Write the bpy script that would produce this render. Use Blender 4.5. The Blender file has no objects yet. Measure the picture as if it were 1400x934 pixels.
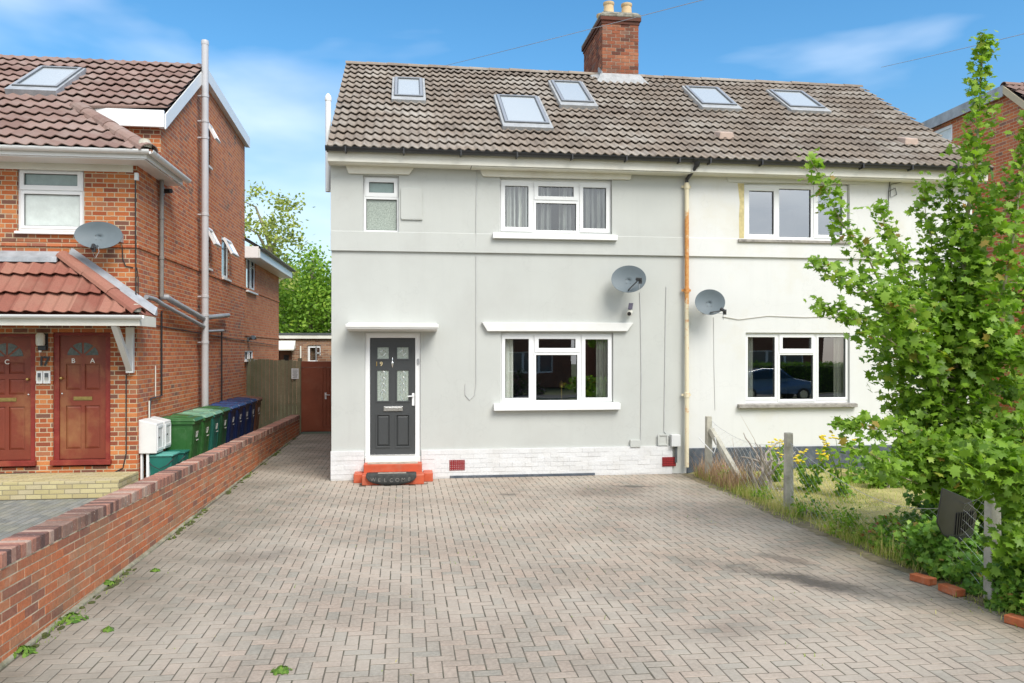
import bpy, bmesh, math, random
import numpy as np
from mathutils import Vector, Matrix
R = math.radians
random.seed(7); RNG = np.random.default_rng(7)
SC = bpy.context.scene
COL = SC.collection

# ------------------------------------------------------------------ survey
# the camera station was surveyed once; these turn sightings on a known plane into metres
CX, CY, CZ, YAW, FOC = 1.25, -13.9, 2.19, R(7.51), 1100.0
def _ang(px): return math.atan((px - 700) / FOC) + YAW
def PY(px, py, Y):
    dy = Y - CY; dx = dy * math.tan(_ang(px)); d = dx * math.sin(YAW) + dy * math.cos(YAW)
    return CX + dx, CZ + (480 - py) * d / FOC
def PX(px, py, X):
    dx = X - CX; dy = dx / math.tan(_ang(px)); d = dx * math.sin(YAW) + dy * math.cos(YAW)
    return CY + dy, CZ + (480 - py) * d / FOC
def PZ(px, py, Z):
    d = (CZ - Z) * FOC / (py - 480); r = (px - 700) / FOC * d
    return CX + r * math.cos(YAW) + d * math.sin(YAW), CY + d * math.cos(YAW) - r * math.sin(YAW)
def RY(r, Y):
    x0, y0, x1, y1 = r; xm = (x0 + x1) / 2
    return PY(x0, y0, Y)[0], PY(x1, y0, Y)[0], PY(xm, y1, Y)[1], PY(xm, y0, Y)[1]
def RX(r, X):
    x0, y0, x1, y1 = r; xm = (x0 + x1) / 2
    a, b = PX(x0, y0, X)[0], PX(x1, y0, X)[0]
    return min(a, b), max(a, b), PX(xm, y1, X)[1], PX(xm, y0, X)[1]

# ------------------------------------------------------------------ node materials
MATS = {}
def nodes(name):
    m = bpy.data.materials.new(name); m.use_nodes = True
    nt = m.node_tree; nt.nodes.clear()
    out = nt.nodes.new('ShaderNodeOutputMaterial')
    return m, nt, out
class NT:
    def __init__(s, nt): s.nt = nt
    def new(s, t, **kw):
        n = s.nt.nodes.new(t)
        for k, v in kw.items(): setattr(n, k, v)
        return n
    def link(s, a, b): s.nt.links.new(a, b)
    def math(s, op, a, b=None, c=None, clamp=False):
        n = s.new('ShaderNodeMath', operation=op, use_clamp=clamp)
        for i, v in enumerate((a, b, c)):
            if v is None: continue
            if isinstance(v, (int, float)): n.inputs[i].default_value = v
            else: s.link(v, n.inputs[i])
        return n.outputs[0]
    def noise(s, vec, scale, detail=4, rough=.55, dist=0):
        n = s.new('ShaderNodeTexNoise'); n.inputs['Scale'].default_value = scale
        n.inputs['Detail'].default_value = detail; n.inputs['Roughness'].default_value = rough
        n.inputs['Distortion'].default_value = dist
        if vec is not None: s.link(vec, n.inputs['Vector'])
        return n.outputs['Fac']
    def ramp(s, fac, stops, interp='LINEAR'):
        n = s.new('ShaderNodeValToRGB'); n.color_ramp.interpolation = interp
        e = n.color_ramp.elements
        while len(e) > 1: e.remove(e[-1])
        e[0].position = stops[0][0]; e[0].color = col4(stops[0][1])
        for p, c in stops[1:]:
            x = e.new(p); x.color = col4(c)
        if fac is not None: s.link(fac, n.inputs['Fac'])
        return n.outputs['Color']
    def mix(s, fac, a, b, mode='MIX'):
        n = s.new('ShaderNodeMix', data_type='RGBA', blend_type=mode)
        for sock, v in ((n.inputs[0], fac), (n.inputs[6], a), (n.inputs[7], b)):
            if isinstance(v, (int, float)): sock.default_value = v
            elif isinstance(v, (tuple, list)): sock.default_value = col4(v)
            else: s.link(v, sock)
        return n.outputs[2]
    def bump(s, h, strength, dist=.01, normal=None):
        n = s.new('ShaderNodeBump'); n.inputs['Strength'].default_value = strength
        n.inputs['Distance'].default_value = dist; s.link(h, n.inputs['Height'])
        if normal is not None: s.link(normal, n.inputs['Normal'])
        return n.outputs[0]
    def bsdf(s, out, color, rough=.7, metal=0, spec=.5, normal=None, coat=0):
        b = s.new('ShaderNodeBsdfPrincipled')
        if isinstance(color, (tuple, list)): b.inputs['Base Color'].default_value = col4(color)
        else: s.link(color, b.inputs['Base Color'])
        if isinstance(rough, (int, float)): b.inputs['Roughness'].default_value = rough
        else: s.link(rough, b.inputs['Roughness'])
        b.inputs['Metallic'].default_value = metal
        b.inputs['Specular IOR Level'].default_value = spec
        b.inputs['Coat Weight'].default_value = coat
        if normal is not None: s.link(normal, b.inputs['Normal'])
        if out is not None: s.link(b.outputs[0], out.inputs['Surface'])
        return b
def col4(c):
    if isinstance(c, (int, float)): return (c, c, c, 1)
    return (c[0], c[1], c[2], 1)
def scal(c, k): return (c[0]*k, c[1]*k, c[2]*k)

def mat(name, color, rough=.6, var=.12, vscale=6, bump=.0, bscale=60, metal=0, spec=.4, dirt=None, dirt_amt=.4, dscale=1.5, coat=0, aspect=None, streak=0):
    """general surface: base colour broken up by two noises, optional dirt, optional fine bump"""
    if name in MATS: return MATS[name]
    m, nt, out = nodes(name); n = NT(nt)
    geo = n.new('ShaderNodeNewGeometry').outputs['Position']
    v = geo
    if aspect:
        mp = n.new('ShaderNodeMapping'); mp.inputs['Scale'].default_value = aspect; n.link(geo, mp.inputs['Vector']); v = mp.outputs[0]
    f = n.noise(v, vscale, 6, .6)
    c = n.ramp(f, [(.3, scal(color, 1-var)), (.7, tuple(min(1, x*(1+var)) for x in color))])
    if dirt:
        d = n.noise(v, dscale, 8, .65)
        dm = n.math('MULTIPLY', n.ramp(d, [(.5, 0), (.72, 1)]), dirt_amt)
        c = n.mix(dm, c, dirt)
    if streak:      # thin vertical run-off marks and patchy old coats
        mp2 = n.new('ShaderNodeMapping'); mp2.inputs['Scale'].default_value = (5.5, 5.5, .35); n.link(geo, mp2.inputs['Vector'])
        sm = n.ramp(n.noise(mp2.outputs[0], 1.0, 7, .7), [(.52, 0), (.70, 1)])
        c = n.mix(n.math('MULTIPLY', sm, streak), c, tuple(x*.62 for x in color))
        pm = n.ramp(n.noise(geo, .55, 3, .5), [(.44, 0), (.50, 1)]); c = n.mix(n.math('MULTIPLY', pm, streak*.35), c, tuple(min(1, x*1.12) for x in color))
        ck = n.new('ShaderNodeTexVoronoi', feature='DISTANCE_TO_EDGE'); ck.inputs['Scale'].default_value = .55
        wv = n.new('ShaderNodeVectorMath', operation='ADD'); n.link(geo, wv.inputs[0]); nz_ = n.new('ShaderNodeTexNoise'); nz_.inputs['Scale'].default_value = 2.5; nz_.inputs['Detail'].default_value = 6; n.link(geo, nz_.inputs['Vector']); n.link(nz_.outputs['Color'], wv.inputs[1]); n.link(wv.outputs[0], ck.inputs['Vector'])
        cm_ = n.ramp(ck.outputs['Distance'], [(.0, 1), (.006, 0)]); c = n.mix(n.math('MULTIPLY', cm_, .13), c, tuple(x*.6 for x in color))
    nm = None
    if bump: nm = n.bump(n.noise(v, bscale, 5, .6), bump, .006)
    n.bsdf(out, c, rough, metal, spec, nm, coat)
    MATS[name] = m; return m

def brick_mat(name, palette, mortar=(.5, .44, .33), bw=.225, bh=.075, flemish=False, joint=.010, dirt=.35, bump=.5, grime=(.05, .045, .04), blotch=None):
    m, nt, out = nodes(name); n = NT(nt)
    uv = n.new('ShaderNodeUVMap').outputs[0]
    sep = n.new('ShaderNodeSeparateXYZ'); n.link(uv, sep.inputs[0])
    wob = n.noise(uv, 9, 3); wob2 = n.noise(uv, 35, 2)
    u = n.math('ADD', sep.outputs[0], n.math('MULTIPLY', n.math('SUBTRACT', wob, .5), .012))
    v = n.math('ADD', sep.outputs[1], n.math('MULTIPLY', n.math('SUBTRACT', wob2, .5), .006))
    per = bw * 1.5 if flemish else bw; split = 2/3 if flemish else 1.0
    vr = n.math('DIVIDE', v, bh); row = n.math('FLOOR', vr); fv = n.math('SUBTRACT', vr, row)
    par = n.math('FLOORED_MODULO', row, 2)
    sh = n.math('MULTIPLY', par, .5)
    ur = n.math('ADD', n.math('DIVIDE', u, per), sh)
    c = n.math('FLOOR', ur); fu = n.math('SUBTRACT', ur, c)
    if flemish:
        hd = n.math('GREATER_THAN', fu, split)
        # distance (metres) to joint
        du1 = n.math('MINIMUM', fu, n.math('ABSOLUTE', n.math('SUBTRACT', fu, split)))
        du = n.math('MULTIPLY', n.math('MINIMUM', du1, n.math('SUBTRACT', 1, fu)), per)
        cid = n.math('ADD', n.math('MULTIPLY', c, 2), hd)
    else:
        du = n.math('MULTIPLY', n.math('MINIMUM', fu, n.math('SUBTRACT', 1, fu)), per); cid = c
    dv = n.math('MULTIPLY', n.math('MINIMUM', fv, n.math('SUBTRACT', 1, fv)), bh)
    d = n.math('MINIMUM', du, dv)
    mr = n.new('ShaderNodeMapRange'); mr.inputs['From Min'].default_value = joint*.38; mr.inputs['From Max'].default_value = joint*.75
    n.link(n.math('ADD', d, n.math('MULTIPLY', n.math('SUBTRACT', n.noise(uv, 60, 3), .5), .004)), mr.inputs['Value']); mask = mr.outputs[0]
    cmb = n.new('ShaderNodeCombineXYZ'); n.link(cid, cmb.inputs[0]); n.link(row, cmb.inputs[1])
    wn = n.new('ShaderNodeTexWhiteNoise', noise_dimensions='2D'); n.link(cmb.outputs[0], wn.inputs['Vector'])
    rnd = wn.outputs['Value']
    if blotch:   # groups of darker bricks in patches
        big = n.noise(uv, blotch, 3)
        rnd = n.math('ADD', n.math('MULTIPLY', rnd, .7), n.math('MULTIPLY', n.math('SUBTRACT', big, .35), .9), clamp=True)
    k = len(palette)
    bc = n.ramp(rnd, [(i/k, p) for i, p in enumerate(palette)], 'CONSTANT')
    fine = n.noise(uv, 90, 5, .7)
    bc = n.mix(.6, bc, n.ramp(fine, [(.3, scal((1, 1, 1), .62)), (.7, (1.2, 1.2, 1.2))]), 'MULTIPLY')
    mc = n.mix(n.math('MULTIPLY', fine, .6), mortar, scal(mortar, .6))
    c0 = n.mix(mask, mc, bc)
    g = n.ramp(n.noise(uv, .9, 8, .65), [(.5, 0), (.75, 1)])
    c0 = n.mix(n.math('MULTIPLY', g, dirt), c0, grime)
    h = n.math('ADD', n.math('MULTIPLY', mask, .8), n.math('MULTIPLY', fine, .3))
    n.bsdf(out, c0, .88, 0, .25, n.bump(h, bump, .008))
    MATS[name] = m; return m

def rnd_mat(name, stops, rough=.85, fine=80, fine_amt=.5, dirt=None, dirt_amt=.5, dscale=1., bump=.4, spec=.25, extra=None, sheen=0, trans=0):
    """colour per piece read from the 'rnd' attribute every piece carries (brick, tile, paver, leaf)"""
    m, nt, out = nodes(name); n = NT(nt)
    a = n.new('ShaderNodeAttribute', attribute_name='rnd')
    geo = n.new('ShaderNodeNewGeometry').outputs['Position']
    c = n.ramp(a.outputs['Fac'], stops)
    if fine:
        f = n.noise(geo, fine, 5, .65)
        c = n.mix(fine_amt, c, n.ramp(f, [(.3, .55), (.7, 1.0)]), 'MULTIPLY')
    if dirt:
        d = n.ramp(n.noise(geo, dscale, 8, .62), [(.46, 0), (.7, 1)])
        c = n.mix(n.math('MULTIPLY', d, dirt_amt), c, dirt)
    if extra: c = extra(n, geo, c)
    nm = n.bump(f, bump, .004) if fine and bump else None
    b = n.bsdf(None if trans else out, c, rough, 0, spec, nm)
    if trans:
        t = n.new('ShaderNodeBsdfTranslucent')
        n.link(n.mix(1, c, (1.0, 1.15, .45), 'MULTIPLY'), t.inputs['Color'])
        mx = n.new('ShaderNodeMixShader'); mx.inputs[0].default_value = trans
        n.link(b.outputs[0], mx.inputs[1]); n.link(t.outputs[0], mx.inputs[2]); n.link(mx.outputs[0], out.inputs['Surface'])
    MATS[name] = m; return m

def glass_mat(name, refl=.3, tint=(.9, .95, .93), rough=.0):
    m, nt, out = nodes(name); n = NT(nt)
    g = n.new('ShaderNodeBsdfGlossy'); g.inputs['Roughness'].default_value = rough; g.inputs['Color'].default_value = (.95, .98, 1, 1)
    t = n.new('ShaderNodeBsdfTransparent'); t.inputs['Color'].default_value = col4(tint)
    lw = n.new('ShaderNodeLayerWeight'); lw.inputs['Blend'].default_value = .35
    f = n.math('ADD', n.math('MULTIPLY', lw.outputs['Fresnel'], .8), refl, clamp=True)
    geo = n.new('ShaderNodeNewGeometry').outputs['Position']
    nm = n.bump(n.noise(geo, 1.3, 1), .05, .02); n.link(nm, g.inputs['Normal'])
    mx = n.new('ShaderNodeMixShader'); n.link(f, mx.inputs[0]); n.link(t.outputs[0], mx.inputs[1]); n.link(g.outputs[0], mx.inputs[2])
    n.link(mx.outputs[0], out.inputs['Surface'])
    MATS[name] = m; return m

# ------------------------------------------------------------------ mesh builder
ORG = {}
class MB:
    def __init__(s): s.v = []; s.f = []; s.r = []; s.smooth = False
    def add(s, vs, fs, rnd=0.5):
        b = len(s.v); s.v += [tuple(p) for p in vs]; s.f += [tuple(i + b for i in f) for f in fs]; s.r += [rnd] * len(fs)
        return s
    def box(s, x0, x1, y0, y1, z0, z1, rnd=.5):
        return s.add([(x0,y0,z0),(x1,y0,z0),(x1,y1,z0),(x0,y1,z0),(x0,y0,z1),(x1,y0,z1),(x1,y1,z1),(x0,y1,z1)],
              [(0,3,2,1),(4,5,6,7),(0,1,5,4),(1,2,6,5),(2,3,7,6),(3,0,4,7)], rnd)
    def obox(s, c, size, M=None, rnd=.5):
        hx, hy, hz = size[0]/2, size[1]/2, size[2]/2
        vs = [Vector((a*hx, b*hy, d*hz)) for d in (-1, 1) for a, b in ((-1,-1),(1,-1),(1,1),(-1,1))]
        if M is not None: vs = [M @ p for p in vs]
        c = Vector(c); return s.add([p + c for p in vs], [(0,3,2,1),(4,5,6,7),(0,1,5,4),(1,2,6,5),(2,3,7,6),(3,0,4,7)], rnd)
    def hexa(s, p, rnd=.5):   # 8 points bottom 4 then top 4
        return s.add(p, [(0,3,2,1),(4,5,6,7),(0,1,5,4),(1,2,6,5),(2,3,7,6),(3,0,4,7)], rnd)
    def prism(s, poly, d0, d1, T):    # poly in (a,b), depth d
        k = len(poly)
        s.add([T(a, b, d0) for a, b in poly] + [T(a, b, d1) for a, b in poly],
              [tuple(range(k)), tuple(range(2*k-1, k-1, -1))] + [(i, k+i, k+(i+1) % k, (i+1) % k) for i in range(k)])
        return s
    def quad(s, a, b, c, d, rnd=.5): return s.add([a, b, c, d], [(0, 1, 2, 3)], rnd)
    def plate(s, a0, a1, b0, b1, d0, d1, holes, T, back=True, sides=True):
        """slab with rectangular holes; a across, b up, d inward"""
        eps = 1e-5
        A = sorted({a0, a1, *[h[0] for h in holes], *[h[1] for h in holes]}); B = sorted({b0, b1, *[h[2] for h in holes], *[h[3] for h in holes]})
        A = [a for a in A if a0-eps <= a <= a1+eps]; B = [b for b in B if b0-eps <= b <= b1+eps]
        for i in range(len(A)-1):
            for j in range(len(B)-1):
                ca, cb = (A[i]+A[i+1])/2, (B[j]+B[j+1])/2
                if any(h[0] < ca < h[1] and h[2] < cb < h[3] for h in holes): continue
                q = [(A[i],B[j]),(A[i+1],B[j]),(A[i+1],B[j+1]),(A[i],B[j+1])]
                s.quad(*[T(a, b, d0) for a, b in q])
                if back: s.quad(*[T(a, b, d1) for a, b in reversed(q)])
        def ring(x0, x1, y0, y1, inv):
            q = [(x0,y0),(x1,y0),(x1,y1),(x0,y1)]
            for k in range(4):
                p, r = q[k], q[(k+1) % 4]
                f = [T(*p, d0), T(*p, d1), T(*r, d1), T(*r, d0)]
                s.quad(*(f if not inv else f[::-1]))
        if sides: ring(a0, a1, b0, b1, False)
        for h in holes: ring(*h, True)
        return s
    def tube(s, pts, rad, n=8, caps=True, rnd=.5):
        pts = [Vector(p) for p in pts]
        rad = [rad]*len(pts) if isinstance(rad, (int, float)) else rad
        vs = []; u = None
        for i, p in enumerate(pts):
            t = (pts[min(i+1, len(pts)-1)] - pts[max(i-1, 0)]).normalized()
            if u is None:
                u = t.orthogonal().normalized()
            u = (u - t * u.dot(t)).normalized(); w = t.cross(u)
            vs += [p + (u*math.cos(k*2*math.pi/n) + w*math.sin(k*2*math.pi/n)) * rad[i] for k in range(n)]
        fs = [(i*n+k, i*n+(k+1) % n, (i+1)*n+(k+1) % n, (i+1)*n+k) for i in range(len(pts)-1) for k in range(n)]
        if caps: fs += [tuple(range(n-1, -1, -1)), tuple(range((len(pts)-1)*n, len(pts)*n))]
        return s.add(vs, fs, rnd)
    def lathe(s, c, prof, n=20, ax=None):
        M = Matrix.Identity(3) if ax is None else Vector((0,0,1)).rotation_difference(Vector(ax)).to_matrix()
        c = Vector(c); vs = [c + M @ Vector((r*math.cos(k*2*math.pi/n), r*math.sin(k*2*math.pi/n), z)) for r, z in prof for k in range(n)]
        m = len(prof)
        return s.add(vs, [(i*n+k, i*n+(k+1) % n, (i+1)*n+(k+1) % n, (i+1)*n+k) for i in range(m-1) for k in range(n)])
    def blob(s, c, r, n=10, m=7):
        prof = [(math.sin(math.pi*i/m)*1.0+1e-4, -math.cos(math.pi*i/m)) for i in range(m+1)]
        vs = [(c[0]+p*r[0]*math.cos(k*2*math.pi/n), c[1]+p*r[1]*math.sin(k*2*math.pi/n), c[2]+z*r[2]) for p, z in prof for k in range(n)]
        return s.add(vs, [(i*n+k, i*n+(k+1) % n, (i+1)*n+(k+1) % n, (i+1)*n+k) for i in range(m) for k in range(n)])
    def text(s, txt, size, T, depth=.004, extr=.003, bold=.012):
        cu = bpy.data.curves.new('lettering', 'FONT'); cu.body = txt; cu.size = size; cu.align_x = 'CENTER'; cu.align_y = 'CENTER'; cu.extrude = extr; cu.offset = size*bold
        o = bpy.data.objects.new('lettering', cu); COL.objects.link(o); bpy.context.view_layer.update()
        me = o.to_mesh(); s.add([T(v.co.x, v.co.y, -v.co.z - depth) for v in me.vertices], [tuple(p.vertices) for p in me.polygons])
        o.to_mesh_clear(); bpy.data.objects.remove(o); bpy.data.curves.remove(cu); return s
    def build(s, name, m, parent=None, org=None, bevel=0, smooth=False, seg=2, attr=False):
        o0 = Vector(org) if org is not None else (ORG[parent.name] if parent is not None else Vector((0, 0, 0)))
        me = bpy.data.meshes.new(name)
        V = np.array(s.v, dtype=np.float64)
        me.from_pydata((V - np.array(o0)).tolist(), [], s.f)
        for mm in (m if isinstance(m, (list, tuple)) else [m]): me.materials.append(mm)
        # box-projected UV in metres of the world
        nl = len(me.loops); li = np.empty(nl, dtype=np.int32); me.loops.foreach_get('vertex_index', li)
        pn = np.empty(len(me.polygons)*3, dtype=np.float32); me.polygons.foreach_get('normal', pn); pn = np.abs(pn.reshape(-1, 3))
        lt = np.empty(len(me.polygons), dtype=np.int32); me.polygons.foreach_get('loop_total', lt)
        ax = np.repeat(np.argmax(pn + np.array([0, 1e-4, 0]), axis=1), lt); P = V[li]
        uv = np.where((ax == 0)[:, None], P[:, [1, 2]], np.where((ax == 1)[:, None], P[:, [0, 2]], P[:, [0, 1]]))
        ul = me.uv_layers.new(name='UVMap'); ul.data.foreach_set('uv', uv.astype(np.float32).ravel())
        if attr:
            at = me.attributes.new('rnd', 'FLOAT', 'FACE'); at.data.foreach_set('value', np.array(s.r, dtype=np.float32))
        if bevel or (len(s.f) < 6000 and not attr):
            b = bmesh.new(); b.from_mesh(me)
            if bevel or smooth: bmesh.ops.remove_doubles(b, verts=b.verts, dist=1e-5)
            bmesh.ops.recalc_face_normals(b, faces=b.faces); b.to_mesh(me); b.free()
        o = bpy.data.objects.new(name, me); COL.objects.link(o)
        if smooth:
            me.polygons.foreach_set('use_smooth', [True]*len(me.polygons))
            try: me.set_sharp_from_angle(angle=R(40))
            except Exception: pass
        if bevel:
            bm = o.modifiers.new('edge', 'BEVEL'); bm.width = bevel; bm.segments = seg; bm.limit_method = 'ANGLE'; bm.angle_limit = R(40); bm.harden_normals = False
        if parent is not None: o.parent = parent; ORG[o.name] = ORG[parent.name]
        else: o.location = o0; ORG[o.name] = o0
        return o
def thing(name, label, cat, loc=(0, 0, 0), group=None):
    o = bpy.data.objects.new(name, None); COL.objects.link(o); o.location = loc; o.empty_display_size = .2
    o['label'] = label; o['category'] = cat
    if group: o['group'] = group
    ORG[o.name] = Vector(loc); return o
def tag(o, label, cat, group=None, kind=None):
    if label: o['label'] = label
    if cat: o['category'] = cat
    if group: o['group'] = group
    if kind: o['kind'] = kind
    return o
def structure(o): o['kind'] = 'structure'; return o
def copy_tree(o, parent=None):
    c = o.copy(); COL.objects.link(c)
    if parent is not None: c.parent = parent
    for ch in list(o.children): copy_tree(ch, c)
    return c
def FRONT(Y): return lambda a, b, d: (a, Y + d, b)
def EAST(X): return lambda a, b, d: (X - d, a, b)      # wall that faces +x
def WEST(X): return lambda a, b, d: (X + d, a, b)      # wall that faces -x

# ------------------------------------------------------------------ the materials
WHITE = mat('white_upvc', (.80, .81, .80), .35, .02, 3, spec=.5)
PAINTW = mat('white_paint', (.72, .72, .69), .55, .05, 5, .25, 40, dirt=(.5, .47, .4), dirt_amt=.35, dscale=2.5)
TRIMW = mat('cream_timber', (.74, .725, .64), .55, .05, 4, .15, 40, dirt=(.45, .4, .3), dirt_amt=.4, dscale=2)
GREYR = mat('grey_render', (.495, .51, .48), .8, .035, 1.2, .5, 120, dirt=(.43, .43, .40), dirt_amt=.40, dscale=.9, streak=.08)
CREAMR = mat('cream_render', (.665, .672, .65), .8, .03, 1.2, .5, 120, dirt=(.60, .56, .43), dirt_amt=.5, dscale=.8, streak=.09)
PLINTH = rnd_mat('painted_brick', [(0, (.68, .685, .68)), (1, (.74, .745, .74))], .6, 30, .3, (.50, .48, .43), .35, 3.0, .8)
SLATE = mat('slate_paint', (.075, .09, .11), .5, .3, 5, .5, 30, dirt=(.3, .3, .3), dirt_amt=.35, dscale=9)
BLACKP = mat('black_plastic', (.025, .026, .028), .35, .2, 6, spec=.5)
DGREYP = mat('dark_grey_plastic', (.09, .10, .105), .4, .15, 6, spec=.5)
GREYP = mat('grey_plastic', (.33, .34, .35), .45, .1, 4, spec=.5, dirt=(.2, .2, .2), dirt_amt=.3)
PIPEW = mat('pale_soil_pipe', (.50, .50, .51), .4, .05, 2, spec=.5, dirt=(.4, .38, .36), dirt_amt=.4)
LEAD = mat('lead', (.33, .35, .37), .45, .25, 5, .3, 20)
LEADW = mat('pale_flashing', (.36, .37, .37), .5, .2, 9, .4, 20, dirt=(.25, .25, .25), dirt_amt=.4, dscale=8)
CHROME = mat('chrome', (.75, .75, .73), .22, .05, 5, metal=.9)
BRASS = mat('brass', (.55, .38, .13), .35, .2, 9, metal=.9)
DOORG = mat('charcoal_door', (.052, .056, .057), .42, .12, 30, .25, 50, aspect=(14, 4, 1), spec=.45)
GLASS = glass_mat('window_glass', .17)
GLASSU = glass_mat('window_glass_bright', .34)
FROST = mat('patterned_glass', (.33, .38, .33), .22, .32, 46, .9, 60, spec=.7)
FROSTW = mat('frosted_pale_glass', (.66, .71, .70), .3, .12, 9, .8, 12, spec=.5)
FROSTG = mat('frosted_green_glass', (.25, .33, .31), .25, .1, 9, .3, 30, spec=.5)
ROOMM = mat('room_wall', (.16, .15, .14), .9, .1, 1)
CURT = mat('curtain_cloth', (.72, .70, .64), .9, .05, 6)
def _pleat_shade():  # dark bands in the cloth colour stand in for shade in the pleats
    m, nt, out = nodes('pleat_shade_curtain'); n = NT(nt); geo = n.new('ShaderNodeNewGeometry').outputs['Position']; sep = n.new('ShaderNodeSeparateXYZ'); n.link(geo, sep.inputs[0])
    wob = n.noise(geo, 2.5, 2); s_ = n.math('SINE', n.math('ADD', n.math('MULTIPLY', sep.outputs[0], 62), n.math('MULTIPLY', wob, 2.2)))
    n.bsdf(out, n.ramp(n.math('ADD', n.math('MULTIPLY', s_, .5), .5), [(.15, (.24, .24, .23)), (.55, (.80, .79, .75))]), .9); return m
CURTU = _pleat_shade()
_unused = mat('curtain_pleat_shade', (.74, .73, .70), .9, .5, 3, aspect=(6, 1, .02))  # earlier noise version of the painted pleat shade
REDSTEP = mat('red_step_paint', (.50, .092, .038), .5, .12, 5, .3, 40, dirt=(.45, .2, .13), dirt_amt=.5, dscale=4)
VENTRED = mat('vent_red', (.26, .022, .025), .5, .1, 5)
RUBBER = mat('doormat_rubber', (.045, .048, .045), .85, .35, 14, .8, 90)
SCUFF = mat('doormat_worn', (.30, .27, .23), .9, .4, 18, .6, 60)
CONC = mat('concrete', (.45, .43, .355), .9, .22, 7, .7, 50, dirt=(.16, .15, .10), dirt_amt=.6, dscale=5)
STONE = mat('sill_stone', (.32, .30, .27), .9, .25, 12, .7, 50, dirt=(.09, .085, .08), dirt_amt=.7, dscale=9)
SOIL = mat('soil', (.22, .165, .10), .95, .35, 5, .9, 30, dirt=(.12, .10, .06), dirt_amt=.6, dscale=3)
BARK = mat('pale_bark', (.42, .36, .25), .85, .25, 14, .6, 40, dirt=(.16, .15, .09), dirt_amt=.55, dscale=5)
DEAD = mat('dead_wood', (.36, .31, .26), .95, .35, 20, .9, 40, aspect=(1, 1, .3))
DISH = mat('dish_grey', (.125, .155, .17), .55, .06, 5, metal=0, spec=.35)
# ================================================================== roofs
ROOFT = rnd_mat('concrete_roof_tile', [(0, (.235, .195, .16)), (.5, (.275, .225, .18)), (1, (.31, .258, .208))], .9, 45, .55, (.44, .41, .36), .75, 1.1, .6,
    extra=lambda n, g, c: n.mix(n.math('MULTIPLY', n.ramp(n.noise(g, 17, 3, .6), [(.66, 0), (.73, 1)]), .6), c, (.50, .48, .42)))
ROOFB = rnd_mat('brown_roof_tile', [(0, (.23, .145, .12)), (.5, (.27, .175, .145)), (1, (.32, .215, .18))], .9, 45, .5, (.36, .30, .26), .5, 1.8, .6,
    extra=lambda n, g, c: n.mix(n.math('MULTIPLY', n.ramp(n.noise(g, 1.1, 6, .7), [(.66, 0), (.74, 1)]), .55), c, (.42, .25, .07)))
ROOFR = rnd_mat('red_roof_tile', [(0, (.24, .085, .06)), (.6, (.31, .125, .09)), (1, (.37, .175, .125))], .85, 45, .5, (.30, .17, .12), .5, 2.2, .5)
def tile_slope(mb, x0, x1, E, Rg, rows, lim=None, wave=.156, amp=.037, T=lambda x, y, z: (x, y, z), res=8, ph=0):
    """courses of wavy interlocking tiles from the eave E=(y,z) up to the ridge Rg=(y,z); each tile its own height jitter"""
    ey, ez = E; ry, rz = Rg; L = math.hypot(ry-ey, rz-ez); ny, nz = -(rz-ez)/L, (ry-ey)/L
    cols = int(round((x1-x0)/wave*res)); xs = [x0+(x1-x0)*i/cols for i in range(cols+1)]
    def prof(x):
        t = ((x + ph) / wave) % 1.0
        return amp*(.5+.5*math.cos(2*math.pi*t) + .10*math.cos(4*math.pi*t+1.0))
    rr = random.Random(int(x0*31+rows))
    for r in range(rows):
        t0, t1 = r/rows - .012, (r+1)/rows + (.022 if r < rows-1 else 0)
        hi, lo = .076, .012
        jit = {}; tc = {}
        def J(x):
            k = int(math.floor((x+ph)/(wave*2)))
            if k not in jit: jit[k] = rr.uniform(-.006, .006); tc[k] = rr.random()
            return jit[k], tc[k]
        lims = lim((ey+(ry-ey)*(r+.5)/rows)) if lim else (x0, x1)
        def P(x, t, h):
            y = ey+(ry-ey)*t; z = ez+(rz-ez)*t
            if lim:
                l = lim(y); x = min(max(x, l[0]), l[1])
            return T(x, y+ny*h, z+nz*h)
        vs = []
        for x in xs:
            j, _ = J(x); p = prof(x)
            vs += [P(x, t0+.03, hi-.030+p*.9+j), P(x, t0, hi-.014+p+j), P(x, t0, hi+p+j), P(x, (t0+t1)/2, (hi+lo)/2+p+j), P(x, t1, lo+p)]
        fs = []
        b = len(mb.v); mb.v += vs
        for i in range(cols):
            xm = (xs[i]+xs[i+1])/2
            if xs[i] >= lims[1]+.02 or xs[i+1] <= lims[0]-.02: continue
            c = J(xm)[1]
            for k in range(4):
                mb.f.append((b+i*5+k, b+(i+1)*5+k, b+(i+1)*5+k+1, b+i*5+k+1)); mb.r.append(c)
def ridge_caps(mb, A, B, r=.11, step=.45, seg=7, jit=.006):
    A, B = Vector(A), Vector(B); d = (B-A); L = d.length; t = d/L; n = max(1, int(round(L/step)))
    side = t.cross(Vector((0, 0, 1))).normalized(); up = side.cross(t).normalized()
    for i in range(n):
        p = A + t*(L*i/n - .01); q = A + t*(L*(i+1)/n + .012); j = random.uniform(-jit, jit)
        k = random.random(); vs = []
        for c, rr in ((p, r+.004), (q, r-.006)):
            for s_ in (0, .014):
                vs += [c + side*math.cos(a)*(rr-s_) + up*(math.sin(a)*(rr*.85-s_)+j-.02) for a in [math.pi*m/seg for m in range(seg+1)]]
        K = seg+1
        f = [(m, m+1, 2*K+m+1, 2*K+m) for m in range(seg)] + [(m, K+m, K+m+1, m+1) for m in range(seg)] + [(2*K+m, 2*K+m+1, 3*K+m+1, 3*K+m) for m in range(seg)]
        mb.add(vs, f, k)
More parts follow.
